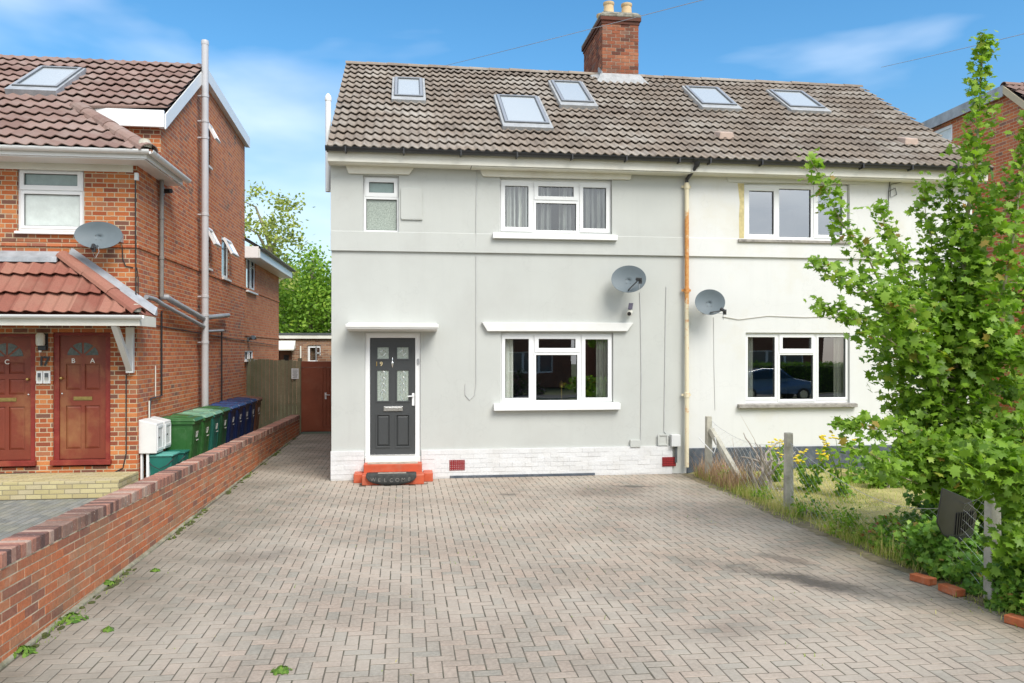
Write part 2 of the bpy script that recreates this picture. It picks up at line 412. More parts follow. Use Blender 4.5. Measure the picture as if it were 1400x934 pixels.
def half_gutter(mb, A, B, r=.062, out=(0, -1, 0), seg=8):
    A, B, o = Vector(A), Vector(B), Vector(out)
    K = seg+1; vs = []
    for c in (A, B):
        for rr in (r, r-.006):
            vs += [c + o*(math.cos(a)*rr) + Vector((0, 0, -math.sin(a)*rr)) for a in [math.pi*m/seg for m in range(K)]]
    f = [(m, m+1, 2*K+m+1, 2*K+m) for m in range(seg)] + [(K+m, 3*K+m, 3*K+m+1, K+m+1) for m in range(seg)]
    f += [(0, 2*K, 3*K, K), (seg, K+seg, 3*K+seg, 2*K+seg), tuple(range(K))+tuple(range(2*K-1, K-1, -1))]
    f += [tuple(range(2*K, 3*K))+tuple(range(4*K-1, 3*K-1, -1))]
    mb.add(vs, f)

# ------------------------------------------------------------------ windows
def window(parent, T, Y, r, lights, mats=(None, None), proj=RY, dep=.055, glass=None, sill=None, sillmat=None, sillout=.11, bar=None, name='window'):
    """r: opening; lights: list of (pane rect, sash rect or None, glass material or None)"""
    a0, a1, b0, b1 = proj(r, Y)
    mb = MB(); holes = [proj(l[0], Y) for l in lights]
    g = .004
    mb.plate(a0+g, a1-g, b0+g, b1-g, dep, dep+.07, holes, T)
    fr = mb.build(name, mats[0] or WHITE, parent, bevel=.006)
    sb = MB()
    for (l, h) in zip(lights, holes):
        # opening sash standing proud around the pane, with glazing bead
        s = proj(l[1], Y) if l[1] else (h[0]-.045, h[1]+.045, h[2]-.045, h[3]+.045)
        sb.plate(s[0], s[1], s[2], s[3], dep-.018 if l[1] else dep-.010, dep+.002, [h], T)
    sb.build('sash', mats[0] or WHITE, fr, bevel=.005)
    for (l, h) in zip(lights, holes):
        p = MB(); p.quad(T(h[0], h[2], dep+.03), T(h[1], h[2], dep+.03), T(h[1], h[3], dep+.03), T(h[0], h[3], dep+.03))
        p.build('pane', l[2] if len(l) > 2 and l[2] else (glass or GLASS), fr)
        gk = MB(); gk.plate(h[0]-.002, h[1]+.002, h[2]-.002, h[3]+.002, dep+.012, dep+.026, [(h[0]+.007, h[1]-.007, h[2]+.007, h[3]-.007)], T)
        gk.build('gasket', BLACKP, fr)
    if sill:
        s = proj(sill, Y - (sillout if T(0,0,0)[1] == Y else 0))
        m = MB(); d0, d1 = -sillout, dep
        h = .0
        q = [(d0, s[2]), (d1, s[2]), (d1, s[3]+.006), (d0, s[3]-.012)]
        p = [T(s[0], z, d) for d, z in q] + [T(s[1], z, d) for d, z in q]
        m.add(p, [(0,1,2,3), (7,6,5,4), (0,4,5,1), (1,5,6,2), (2,6,7,3), (3,7,4,0)])
        m.build('sill', sillmat or WHITE, fr, bevel=.006)
    return (a0, a1, b0, b1), fr
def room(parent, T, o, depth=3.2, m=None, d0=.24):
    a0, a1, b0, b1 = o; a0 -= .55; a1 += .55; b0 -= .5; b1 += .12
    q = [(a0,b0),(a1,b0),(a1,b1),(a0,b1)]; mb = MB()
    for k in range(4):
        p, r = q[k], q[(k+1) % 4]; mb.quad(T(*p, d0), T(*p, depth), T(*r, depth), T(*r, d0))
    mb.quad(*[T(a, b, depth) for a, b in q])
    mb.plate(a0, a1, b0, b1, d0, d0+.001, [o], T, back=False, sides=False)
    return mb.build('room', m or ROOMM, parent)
def curtain(label, T, x0, x1, z0, z1, d, m, folds=6, amp=.03, group=None, cat='curtain'):
    n = int(folds*10); mb = MB(); vs = []
    xs = [x0+(x1-x0)*i/n for i in range(n+1)]
    for i, x in enumerate(xs):
        o = amp*(math.sin(i/10*2*math.pi)+.4*math.sin(i/10*2*math.pi*.43+1))
        vs += [T(x, z0, d+o*1.1), T(x, z1, d+o*.8)]
    mb.add(vs, [(2*i, 2*i+2, 2*i+3, 2*i+1) for i in range(n)])
    o = mb.build('curtain', m, smooth=True, org=T((x0+x1)/2, z0, d)); tag(o, label, cat, group); return o

# ================================================================== the pair of semis
XP, XR = 6.22, 11.80            # party line, right end
EZ, EY = PY(700, 211, -.36)[1], -.34
EZ = 5.56
RIDGE = (3.9, 8.47)
G = thing('semi_detached_house', 'grey rendered semi-detached house with a charcoal front door numbered 19', 'house', (3.1, 0, 0))
N = thing('semi_detached_house', 'cream white rendered semi-detached house right of the grey one, behind the tree', 'house', (9.0, 0, 0))
TF = FRONT(0)
oBath = RY((496.5, 240.5, 545.5, 317.5), 0); oUp = RY((683, 244, 836.5, 319), 0); oLow = RY((684.5, 455, 838.5, 551), 0)
oDoor = RY((499, 455.3, 575, 642), 0)
oNU = RY((1017, 250, 1161, 327), 0); oNL = RY((1019.5, 455, 1162, 551.5), 0)
PLZ = .50; BANDZ = PY(700, 347, 0)[1]; BANDT = PY(700, 321, 0)[1]
TOPZ = 5.34
mb = MB(); mb.plate(0, XP, 0, TOPZ, 0, .25, [oBath, oUp, oLow, oDoor], TF, back=False)
mb.box(.0, .02, .251, 7.8, 0, TOPZ)     # left flank skin
mb.box(.0, XP, 7.78, 7.8, 0, TOPZ)
mb.add([(.0, 0, TOPZ), (.0, 3.9, 8.35), (.0, 7.8, TOPZ), (.02, 0, TOPZ), (.02, 3.9, 8.35), (.02, 7.8, TOPZ)], [(0,1,2),(5,4,3),(0,3,4,1),(1,4,5,2)])
wallG = mb.build('wall', GREYR, G)
# storey band: upper wall stands a little proud, with a drip edge
for (x0, x1, P_, m, holes) in ((-.012, XP-.001, G, GREYR, [oBath, oUp]), (XP+.001, XR+.012, N, CREAMR, [oNU])):
    b = MB(); b.plate(x0, x1, BANDZ, TOPZ-.001, -.022, -.001, holes, TF)
    b.hexa([(x0, -.040, BANDZ+.004), (x1, -.040, BANDZ+.004), (x1, -.024, BANDZ+.004), (x0, -.024, BANDZ+.004), (x0, -.031, BANDT), (x1, -.031, BANDT), (x1, -.0225, BANDT+.01), (x0, -.0225, BANDT+.01)])
    b.build('render_band', m, P_, bevel=.004)
mb = MB(); mb.plate(XP+.0005, XR, 0, TOPZ, 0, .25, [oNU, oNL], TF, back=False)
mb.box(XR-.02, XR, .251, 7.8, 0, TOPZ); mb.box(XP, XR, 7.78, 7.8, 0, TOPZ)
mb.add([(XR, 0, TOPZ), (XR, 3.9, 8.35), (XR, 7.8, TOPZ), (XR-.02, 0, TOPZ), (XR-.02, 3.9, 8.35), (XR-.02, 7.8, TOPZ)], [(0,1,2),(5,4,3),(0,3,4,1),(1,4,5,2)])
wallN = mb.build('wall', CREAMR, N)
# plinths
def brick_run(mb, a0, a1, rows, T, b0=0, bw=.225, bh=.075, j=.010, d0=-.012, d1=.03, jit=.003, skip=None):
    for r in range(rows):
        x = a0 - (bw/2 if r % 2 else 0)
        while x < a1:
            p, q = max(x, a0)+j/2, min(x+bw, a1)-j/2
            if q-p > .02 and not (skip and skip((p+q)/2, b0+r*bh)):
                e = random.uniform(-jit, jit); z0, z1 = b0+r*bh+j/2, b0+(r+1)*bh-j/2
                P8 = [T(p, z0, d0+e), T(q, z0, d0+e), T(q, z0, d1), T(p, z0, d1), T(p, z1, d0+e), T(q, z1, d0+e), T(q, z1, d1), T(p, z1, d1)]
                mb.hexa(P8, random.random())
            x += bw
mb = MB(); sk = lambda a, z: (oDoor[0]-.0 < a < oDoor[1]+.0)
brick_run(mb, -.012, oDoor[0]-.01, 6, TF, .02, bh=.078, j=.005, d0=-.034, d1=-.0015, jit=.0035)
brick_run(mb, oDoor[1]+.01, XP-.25, 6, TF, .02, bh=.078, j=.005, d0=-.034, d1=-.0015, jit=.0035)
mb.box(-.011, oDoor[0]-.012, -.0305, -.002, 0, PLZ-.005); mb.box(oDoor[1]+.012, XP-.26, -.0305, -.002, 0, PLZ-.005)
mb.build('plinth', PLINTH, G, attr=True)
mb = MB(); mb.box(XP+.02, XR+.01, -.028, -.002, 0, PY(1100, 610, 0)[1]); mb.build('plinth', SLATE, N, bevel=.01)
# bitumen strip and sandy gap at foot of the wall
mb = MB(); mb.box(2.0, 4.55, -.05, -.031, 0, .045); mb.build('damp_strip', SLATE, G, bevel=.004)
# windows of the grey house
window(G, TF, 0, (496.5, 240.5, 545.5, 317.5), [((504.5, 248.5, 538.5, 263), (499, 243, 543.5, 268.5), FROSTG), ((500.5, 272, 542.5, 314.5), None, FROST)])
window(G, TF, 0, (683, 244, 836.5, 319), [((691, 253.5, 723, 310), (685, 246, 728.5, 316)), ((736.5, 254.5, 785, 268), (731, 248.5, 791, 273)), ((733.5, 277.5, 788.5, 314.5), None), ((798, 256, 829.5, 312), (793.5, 250, 834.5, 317.5))],
       glass=glass_mat('upper_glass', .10), sill=(674, 319, 844.5, 327))
window(G, TF, 0, (684.5, 455, 838.5, 551), [((691, 463.5, 723.5, 544.5), (686.5, 457.5, 729, 549)), ((737, 463.5, 787.5, 476), (731.5, 457.5, 794, 481.5)), ((733.5, 485.5, 790, 547.5), None), ((801, 464, 832, 544), (796, 457.5, 837, 549))],
       sill=(675.5, 551.5, 848.5, 561))
window(N, TF, 0, (1017, 250, 1161, 327), [((1025.5, 260.5, 1059.5, 320), (1019, 253, 1064, 325.5)), ((1067, 258, 1110.5, 324), None), ((1120, 262, 1153.5, 321), (1114, 253, 1160, 325.5))], glass=GLASSU, sill=(1010, 327.5, 1164, 332), sillmat=STONE, sillout=.07)
window(N, TF, 0, (1019.5, 455, 1162, 551.5), [((1024, 461, 1061, 543.5), None), ((1071.5, 461.5, 1111, 477), (1067, 457, 1114, 483)), ((1068, 485.5, 1113.5, 546), None), ((1121, 461, 1158, 543.5), None)], glass=GLASS, sill=(1011, 552, 1173, 557.5), sillmat=STONE, sillout=.09)
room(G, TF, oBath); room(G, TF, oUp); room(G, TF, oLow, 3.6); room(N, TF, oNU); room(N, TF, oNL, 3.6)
def cz(o): return o[2]-.1, o[3]+.05
gC = 'curtains in the upper window of the grey house'
z0, z1 = cz(oUp)
a = PY(691, 300, .2)[0]
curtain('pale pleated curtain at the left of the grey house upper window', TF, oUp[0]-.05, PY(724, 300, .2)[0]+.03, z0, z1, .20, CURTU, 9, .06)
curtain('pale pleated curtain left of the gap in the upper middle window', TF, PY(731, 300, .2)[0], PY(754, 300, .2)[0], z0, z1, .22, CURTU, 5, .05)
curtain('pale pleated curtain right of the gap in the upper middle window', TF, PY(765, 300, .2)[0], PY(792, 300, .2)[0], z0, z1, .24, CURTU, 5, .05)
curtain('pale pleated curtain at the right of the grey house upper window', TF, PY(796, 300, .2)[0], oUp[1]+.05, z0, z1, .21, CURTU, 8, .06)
z0, z1 = cz(oLow)
curtain('cream curtain gathered at the left of the grey house ground floor window', TF, oLow[0]-.04, PY(701.5, 500, .2)[0], z0, z1, .2, CURT, 3, .02)
curtain('cream curtain gathered at the right of the grey house ground floor window', TF, PY(815, 500, .2)[0], PY(830.5, 500, .2)[0], z0, z1, .2, CURT, 3, .02)
z0, z1 = cz(oNL)
curtain('cream curtain gathered at the left of the white house ground floor window', TF, oNL[0]-.04, PY(1029.5, 500, .2)[0], z0, z1, .2, CURT, 2.5, .02)
curtain('cream curtain gathered at the right of the white house ground floor window', TF, PY(1140, 500, .2)[0], PY(1155, 500, .2)[0], z0, z1, .2, CURT, 3, .02)
# small things seen on the sill inside the grey house
mb = MB(); x, z = PY(768, 547, .3); mb.lathe((x, .32, oLow[2]+.02), [(.05, 0), (.055, .01), (.012, .03), (.014, .22), (.05, .24), (.06, .30), (.001, .36)], 14)
tag(mb.build('ornament', BRASS, org=(x, .32, oLow[2]), smooth=True), 'small gold ornament standing inside the grey house ground floor window', 'ornament')
# blank panel beside the bathroom window
mb = MB(); p = RY((548, 258.5, 577, 299.5), 0); mb.box(p[0], p[1], -.045, -.023, p[2], p[3]); mb.build('wall_panel', GREYR, G, bevel=.004)
mb = MB(); mb.box(p[0]+.01, p[1]+.008, -.050, -.023, p[2]-.018, p[2]-.001); mb.build('panel_drip', GREYR, G, bevel=.003)
# lintel boards
def lint(P_, pts, m, d=-.075, Y=0, d1=-.0235):
    q = [PY(x, y, Y+d) for x, y in pts]; b = MB(); b.prism(q, d, d1, TF); b.build('lintel_board', m, P_, bevel=.006)
lint(G, [(659, 440.5), (866, 441.5), (858, 453), (666.5, 453)], PAINTW, -.07, d1=-.001)
lint(G, [(470, 220), (571, 222), (559.5, 238.5), (476.5, 237)], TRIMW)
lint(G, [(654, 224), (866, 229), (862, 245.5), (660, 241)], TRIMW)
lint(N, [(990, 232), (1190, 236), (1188, 252), (996, 249)], CREAMR, -.045)
# fascia, soffit, gutter
for (x0, x1, P_, nm) in ((-.035, XP, G, 0), (XP+.002, XR+.12, N, 1)):
    b = MB(); b.box(x0, x1, -.30, -.275, EZ-.225, EZ-.03); b.build('fascia', TRIMW, P_, bevel=.005)
    b = MB()
    xs = [x0, 2.35, 2.4, x1] if nm == 0 else [x0, 8.2, 8.22, x1]
    b.box(xs[0], xs[1], -.274, .001, EZ-.235, EZ-.22); b.box(xs[2]-.04, xs[3], -.274, .001, EZ-.242, EZ-.228)
    b.build('soffit', TRIMW, P_)
    b = MB(); half_gutter(b, (x0-.03, -.375, EZ+.0), (x1, -.375, EZ+.0), .075)
    x = x0+.3
    while x < x1:
        b.box(x-.012, x+.012, -.455, -.300, EZ-.095, EZ+.002); x += .95
    b.build('gutter', BLACKP, P_)
# roof halves
for (x0, x1, P_) in ((-.035, XP, G), (XP, XR+.12, N)):
    b = MB(); tile_slope(b, x0, x1, (-.36, EZ-.035), (RIDGE[0], RIDGE[1]-.09), 15, ph=.05)
    rf = b.build('roof', ROOFT, P_, attr=True)
    b = MB(); b.quad((x0+.03, -.27, EZ-.03), (x1-.01, -.27, EZ-.03), (x1-.01, 3.9, RIDGE[1]-.10), (x0+.03, 3.9, RIDGE[1]-.10))
    b.quad((x0+.03, 3.9, RIDGE[1]-.07), (x1-.01, 3.9, RIDGE[1]-.07), (x1-.01, 8.1, 5.45), (x0+.03, 8.1, 5.45))
    b.build('roof_underlay', DGREYP, rf)
    b = MB(); ridge_caps(b, (x0, 3.9, RIDGE[1]-.045), (x1, 3.9, RIDGE[1]-.045), .10); b.build('ridge_tiles', ROOFT, rf, attr=True)
    if P_ is G: roofG = rf
    else: roofN = rf
b = MB(); r_ = RY((1008.5, 251, 1016.5, 326), 0); q = [(r_[0]+.02, r_[2]), (r_[1], r_[2]), (r_[1], r_[3]), (r_[0]-.01, r_[3]), (r_[0]+.03, r_[3]-.35), (r_[0]+.015, r_[3]-.6)]
b.prism(q, -.0245, -.0225, TF); b.build('bare_patch', mat('bare_yellow_plaster', (.55, .47, .24), .9, .2, 14), N)
# verge boards: mortar edge left
b = MB(); b.add([(-.045, -.34, EZ-.09), (-.045, 3.9, RIDGE[1]-.17), (-.045, 3.9, RIDGE[1]-.06), (-.045, -.34, EZ+.01), (-.02, -.34, EZ-.09), (-.02, 3.9, RIDGE[1]-.17), (-.02, 3.9, RIDGE[1]-.06), (-.02, -.34, EZ+.01)],
    [(0,3,2,1),(4,5,6,7),(0,1,5,4),(1,2,6,5),(2,3,7,6),(3,0,4,7)]); b.build('verge', STONE, roofG)
b = MB(); b.add([(XR+.12, -.34, EZ-.09), (XR+.12, 3.9, RIDGE[1]-.17), (XR+.12, 3.9, RIDGE[1]-.06), (XR+.12, -.34, EZ+.01), (XR, -.34, EZ-.09), (XR, 3.9, RIDGE[1]-.17), (XR, 3.9, RIDGE[1]-.06), (XR, -.34, EZ+.01)],
    [(0,3,2,1),(4,5,6,7),(0,1,5,4),(1,2,6,5),(2,3,7,6),(3,0,4,7)]); b.build('verge', STONE, roofN)
# skylights lie in the roof plane
SY, SZ = -.36, EZ-.035; SL = ((RIDGE[1]-.09)-SZ)/(3.9-SY)
def roof_pt(px, py, off=.07, y0=SY, z0=SZ, sl=SL):
    lo, hi = -1.0, 9.0
    for _ in range(50):
        m = (lo+hi)/2; z = PY(px, py, m)[1]
        if z > z0+off+(m-y0)*sl: lo = m
        else: hi = m
    x, z = PY(px, py, lo); return x, lo
def skylight(parent, quad, y0=SY, z0=SZ, sl=SL, blind=None, off=.14, fl=True):
    P = [roof_pt(px, py, off, y0, z0, sl) for px, py in quad]      # TL TR BR BL
    xa = (P[0][0]+P[3][0])/2; xb = (P[1][0]+P[2][0])/2; yt = (P[0][1]+P[1][1])/2; yb = (P[2][1]+P[3][1])/2
    c = math.sqrt(1+sl*sl); nrm = (-sl/c, 1/c)
    def T(a, b, d): # a=x, b=distance along y, d=height above plane downwards
        return (a, b - nrm[0]*d, z0 + (b-y0)*sl - nrm[1]*d)
    fr = MB(); fr.plate(xa, xb, yb, yt, -.155, -.02, [(xa+.075, xb-.075, yb+.075, yt-.06)], T); fo = fr.build('skylight', DGREYP, parent, bevel=.006)
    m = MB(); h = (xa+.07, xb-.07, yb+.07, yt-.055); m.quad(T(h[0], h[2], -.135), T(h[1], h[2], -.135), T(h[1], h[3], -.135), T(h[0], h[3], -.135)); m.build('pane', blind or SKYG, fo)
    m = MB(); m.plate(xa+.01, xb-.01, yb+.01, yt-.01, -.1645, -.1565, [(xa+.06, xb-.06, yb+.055, yt-.045)], T); m.build('trim', CAPM, fo, bevel=.003)
    if fl:
        m = MB(); m.plate(xa-.045, xb+.045, yb-.17, yt+.03, -.138, -.03, [(xa+.001, xb-.001, yb+.001, yt-.001)], T); m.build('flashing', LEADW if fl == 2 else LEAD, fo, bevel=.004)
    return fo
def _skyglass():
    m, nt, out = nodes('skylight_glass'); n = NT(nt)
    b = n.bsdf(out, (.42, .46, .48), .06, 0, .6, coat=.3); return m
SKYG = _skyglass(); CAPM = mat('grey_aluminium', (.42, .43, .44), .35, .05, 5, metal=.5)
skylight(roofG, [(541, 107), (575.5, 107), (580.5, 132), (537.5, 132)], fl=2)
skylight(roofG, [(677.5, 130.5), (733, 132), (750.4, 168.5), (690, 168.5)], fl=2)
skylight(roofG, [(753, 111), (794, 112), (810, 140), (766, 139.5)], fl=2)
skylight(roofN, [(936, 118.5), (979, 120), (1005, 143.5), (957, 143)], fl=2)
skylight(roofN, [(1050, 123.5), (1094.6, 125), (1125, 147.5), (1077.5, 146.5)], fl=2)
for px, py in ((989, 185), (1239.5, 193)):
    x, y = roof_pt(px, py, .1); z = SZ+(y-SY)*SL
    m = MB(); m.hexa([(x-.15, y-.17, z-.02), (x+.15, y-.17, z-.02), (x+.15, y+.12, z+.13), (x-.15, y+.12, z+.13), (x-.13, y-.17, z+.11), (x+.13, y-.17, z+.11), (x+.13, y+.10, z+.20), (x-.13, y+.10, z+.20)])
    m.build('roof_vent', mat('vent_tile', (.44, .34, .28), .9, .15, 9, .5, 50), roofN, bevel=.015)
for px, P_ in ((651, roofG), (973, roofN)):
    x = PY(px, 90, 4.2)[0]; m = MB(); m.box(x-.18, x+.18, 4.1, 4.3, 8.3, 8.54); m.build('ridge_vent', BLACKP, P_, bevel=.01)
# chimney
CHB = [(0, (.13, .05, .035)), (.25, (.26, .085, .045)), (.6, (.36, .12, .06)), (.85, (.42, .17, .09)), (1, (.22, .12, .09))]
CHBR = rnd_mat('chimney_brick', CHB, .9, 70, .5, (.07, .065, .055), .6, 2.5, .6)
MORT = mat('mortar', (.42, .38, .30), .95, .2, 20, .5, 60, dirt=(.12, .11, .10), dirt_amt=.5, dscale=4)
cx0, cx1, cy0, cy1, cz0, cz1 = 5.58, 6.41, 3.58, 5.45, 7.7, 9.57
ch = MB(); ch.box(cx0+.006, cx1-.006, cy0+.006, cy1-.006, cz0, cz1)
ch = ch.build('chimney', MORT, G)
b = MB(); rows = int((cz1-cz0)/.078)
brick_run(b, cx0, cx1, rows, FRONT(cy0), cz0, .208, .078, .011, d0=0, d1=.08)
brick_run(b, cy0, cy1, rows, WEST(cx0), cz0, .208, .078, .011, d0=-.0005, d1=.08)
brick_run(b, cy0, cy1, rows, EAST(cx1), cz0, .208, .078, .011, d0=-.0005, d1=.08)
brick_run(b, cx0, cx1, rows, lambda a, z, d: (a, cy1-d, z), cz0, .208, .078, .011, d0=.001, d1=.08)
b.build('brickwork', CHBR, ch, attr=True)
b = MB(); b.box(cx0-.05, cx1+.05, cy0-.05, cy1+.05, cz1-.02, cz1+.055, .02); b.box(cx0-.02, cx1+.02, cy0-.02, cy1+.02, cz1-.09, cz1-.021, .02)
b.build('corbel', CHBR, ch, attr=True)
b = MB()
b.hexa([(cx0-.05, cy0-.05, cz1+.121), (cx1+.05, cy0-.05, cz1+.121), (cx1+.05, cy1+.05, cz1+.121), (cx0-.05, cy1+.05, cz1+.121), (cx0+.03, cy0+.03, cz1+.20), (cx1-.03, cy0+.03, cz1+.20), (cx1-.03, cy1-.03, cz1+.20), (cx0+.03, cy1-.03, cz1+.20)])
b.box(cx0-.055, cx1+.055, cy0-.055, cy1+.055, cz1+.056, cz1+.1205)
b.build('capping', mat('weathered_cement', (.24, .23, .19), .95, .5, 14, .9, 30, dirt=(.07, .07, .05), dirt_amt=.85, dscale=9), ch, bevel=.02)
POT = mat('buff_clay_pot', (.62, .46, .26), .85, .12, 6, .3, 50, dirt=(.35, .2, .1), dirt_amt=.4, dscale=5)
for x, y in ((cx0+.21, cy0+.25), (cx1-.20, cy0+.27), (cx0+.21, cy0+.9), (cx1-.2, cy0+.9)):
    b = MB(); b.lathe((x, y, cz1+.15), [(.135, 0), (.13, .05), (.12, .10), (.108, .26), (.125, .28), (.125, .33), (.10, .34), (.09, .2)], 18); b.build('chimney_pot', POT, ch, smooth=True)
# stepped silver flashing
b = MB(); zf = lambda y: SZ+(y-SY)*SL
b.hexa([(cx0-.18, cy0-.22, zf(cy0-.22)+.075), (cx1+.18, cy0-.22, zf(cy0-.22)+.075), (cx1+.12, cy0-.004, zf(cy0)+.085), (cx0-.12, cy0-.004, zf(cy0)+.085), (cx0-.17, cy0-.21, zf(cy0-.22)+.09), (cx1+.17, cy0-.21, zf(cy0-.22)+.09), (cx1+.03, cy0-.004, zf(cy0)+.21), (cx0-.03, cy0-.004, zf(cy0)+.21)])
for k in range(5):
    y0 = cy0-.03+k*.07; b.box(cx0-.02, cx0-.003, y0, y0+.075, zf(y0)+.05, zf(y0)+.26)
    b.hexa([(cx0-.24, y0, zf(y0)+.07), (cx0-.012, y0, zf(y0)+.08), (cx0-.012, y0+.068, zf(y0+.07)+.08), (cx0-.2, y0+.068, zf(y0+.07)+.07), (cx0-.22, y0, zf(y0)+.085), (cx0-.012, y0, zf(y0)+.12), (cx0-.012, y0+.068, zf(y0+.07)+.12), (cx0-.18, y0+.068, zf(y0+.07)+.085)])
b.build('flashing', LEADW, ch)
# flue pipe on the left flank
b = MB(); b.tube([(-.11, .6, 5.0), (-.11, .6, 6.62)], .05, 14); b.lathe((-.11, .6, 6.6), [(.055, 0), (.062, .03), (.05, .09), (.02, .13), (.001, .14)], 14)
b.build('flue_pipe', WHITE, G, smooth=True)

# ------------------------------------------------------------------ door of number 19
D = MB(); x0, x1, zb, zt = oDoor
lx0, lx1, lz0, lz1 = RY((506.2, 462.3, 567.4, 621.5), .06)
D.plate(x0+.003, x1-.003, lz0-.02, zt-.003, .035, .12, [(lx0-.004, lx1+.004, lz0+.0, lz1+.004)], TF)
door = D.build('front_door', WHITE, G, bevel=.006)
b = MB(); b.box(x0+.002, x1-.002, -.06, .22, .22, lz0-.022); b.build('threshold', PAINTW, door, bevel=.008)
b = MB(); b.box(lx0-.003, lx1+.003, .030, .10, lz0-.018, lz0+.004); b.build('sill_bar', CHROME, door, bevel=.003)
def q(r): return RY(r, .06)
hs = [q((516, 475, 531.5, 490.5)), q((543, 475, 558.5, 490.5)), q((516, 506.5, 531.5, 548)), q((543, 506.5, 558.5, 548)), q((515.7, 568, 532.3, 610)), q((542.3, 568, 559, 610))]
b = MB(); b.plate(lx0, lx1, lz0+.006, lz1, .055, .10, hs, TF)
b.build('door_leaf', DOORG, door, bevel=.004)
mo = MB()
for h in hs: mo.plate(h[0]-.028, h[1]+.028, h[2]-.028, h[3]+.028, .046, .056, [(h[0]-.002, h[1]+.002, h[2]-.002, h[3]+.002)], TF)
for h in hs[4:]:
    mo.box(h[0], h[1], .072, .099, h[2], h[3])
    w = .018; mo.add([(h[0]+.006, .0715, h[2]+.006), (h[1]-.006, .0715, h[2]+.006), (h[1]-.006, .0715, h[3]-.006), (h[0]+.006, .0715, h[3]-.006), (h[0]+.03, .058, h[2]+.03), (h[1]-.03, .058, h[2]+.03), (h[1]-.03, .058, h[3]-.03), (h[0]+.03, .058, h[3]-.03)],
        [(4,5,6,7),(0,1,5,4),(1,2,6,5),(2,3,7,6),(3,0,4,7)])
mo.build('moulding', DOORG, door, bevel=.004)
for h in hs[:4]:
    b = MB(); b.box(h[0], h[1], .066, .09, h[2], h[3]); b.build('pane', FROST, door)
    b = MB(); cxm, czm = (h[0]+h[1])/2, (h[2]+h[3])/2; hw, hh = (h[1]-h[0])/2, (h[3]-h[2])/2
    # leaded ornament of curls
    for zc in ([0] if hh < .15 else [-.62, -.2, .22, .62]):
        for sx in (-1, 1):
            pts = [(cxm+sx*hw*.75*math.sin(t*math.pi)*(.4+.5*t), .063, czm+zc*hh+(t-.5)*min(hh, .19)*1.0) for t in [i/10 for i in range(11)]]
            b.tube(pts, .0032, 5)
    b.tube([(cxm, .063, h[2]+.02), (cxm, .063, h[3]-.02)], .0028, 5)
    b.build('leading', CHROME, door)
b = MB(); r_ = q((524.6, 555.5, 550.6, 562)); b.box(r_[0], r_[1], .034, .056, r_[2], r_[3]); b.box(r_[0]+.02, r_[1]-.02, .026, .0335, r_[2]+.02, r_[3]-.016); b.build('letterbox', CHROME, door, bevel=.005)
b = MB(); x, z = PY(536.6, 500, .04); b.lathe((x, .048, z+.07), [(.001, .07), (.008, .06), (.009, .01), (.02, 0), (.024, -.03), (.018, -.07), (.006, -.10), (.001, -.105)], 12); b.build('door_knocker', CHROME, door, smooth=True)
b = MB(); r_ = q((563.3, 537.5, 566.6, 554.5)); b.box(r_[0], r_[1], .042, .054, r_[2], r_[3]); zz = r_[3]-.05; b.tube([((r_[0]+r_[1])/2, .05, zz), ((r_[0]+r_[1])/2, .012, zz), (r_[0]-.075, .010, zz-.004)], .011, 10); b.build('door_handle', WHITE, door, bevel=.002)
for ch_, px, m_ in (('1', 515.0, BRASS), ('9', 521.3, mat('pale_gold', (.75, .62, .35), .4, .1, 9, metal=.4))):
    x, z = PY(px, 498, .05); b = MB(); b.text(ch_, .105, lambda u, v, d, x=x, z=z: (x+u, .050+d*.8, z+v)); b.build('house_number', m_, door)
b = MB(); r_ = RY((570.3, 490.5, 573, 498), .03); b.box(r_[0], r_[1], .012, .034, r_[2], r_[3]); b.build('bell_push', GREYP, door, bevel=.003)
# canopy over the door
b = MB(); r_ = RY((473.5, 443.5, 598.5, 452.5), -.42)
b.hexa([(r_[0], -.42, r_[2]+.03), (r_[1], -.42, r_[2]+.03), (r_[1], -.0005, r_[2]+.0), (r_[0], -.0005, r_[2]+.0), (r_[0], -.42, r_[3]), (r_[1], -.42, r_[3]), (r_[1], -.0005, r_[3]+.04), (r_[0], -.0005, r_[3]+.04)])
b.box(r_[0]-.015, r_[1]+.015, -.435, -.421, r_[3]-.055, r_[3]+.004)
b.build('door_canopy', PAINTW, G, bevel=.012)
# red steps
ST = thing('door_steps', 'red painted double step in front of the charcoal front door', 'steps', ((x0+x1)/2, -.3, 0))
b = MB(); b.box(x0-.01, x1+.02, -.30, -.035, 0, .30); b.build('upper_step', REDSTEP, ST, bevel=.014)
b = MB(); b.box(x0-.02, x1+.045, -.62, -.301, 0, .165); b.build('lower_step', REDSTEP, ST, bevel=.014)
for s0, s1 in ((x0-.17, x0-.021), (x1+.046, x1+.20)):
    b = MB(); b.box(s0, s1, -.36, -.034, 0, .15); b.build('side_block', REDSTEP, ST, bevel=.012)
b = MB(); b.box(x0+.05, x1-.05, -.29, -.04, .3005, .303); b.build('worn_tread', mat('worn_step', (.40, .32, .25), .9, .3, 9, .4, 40), ST)
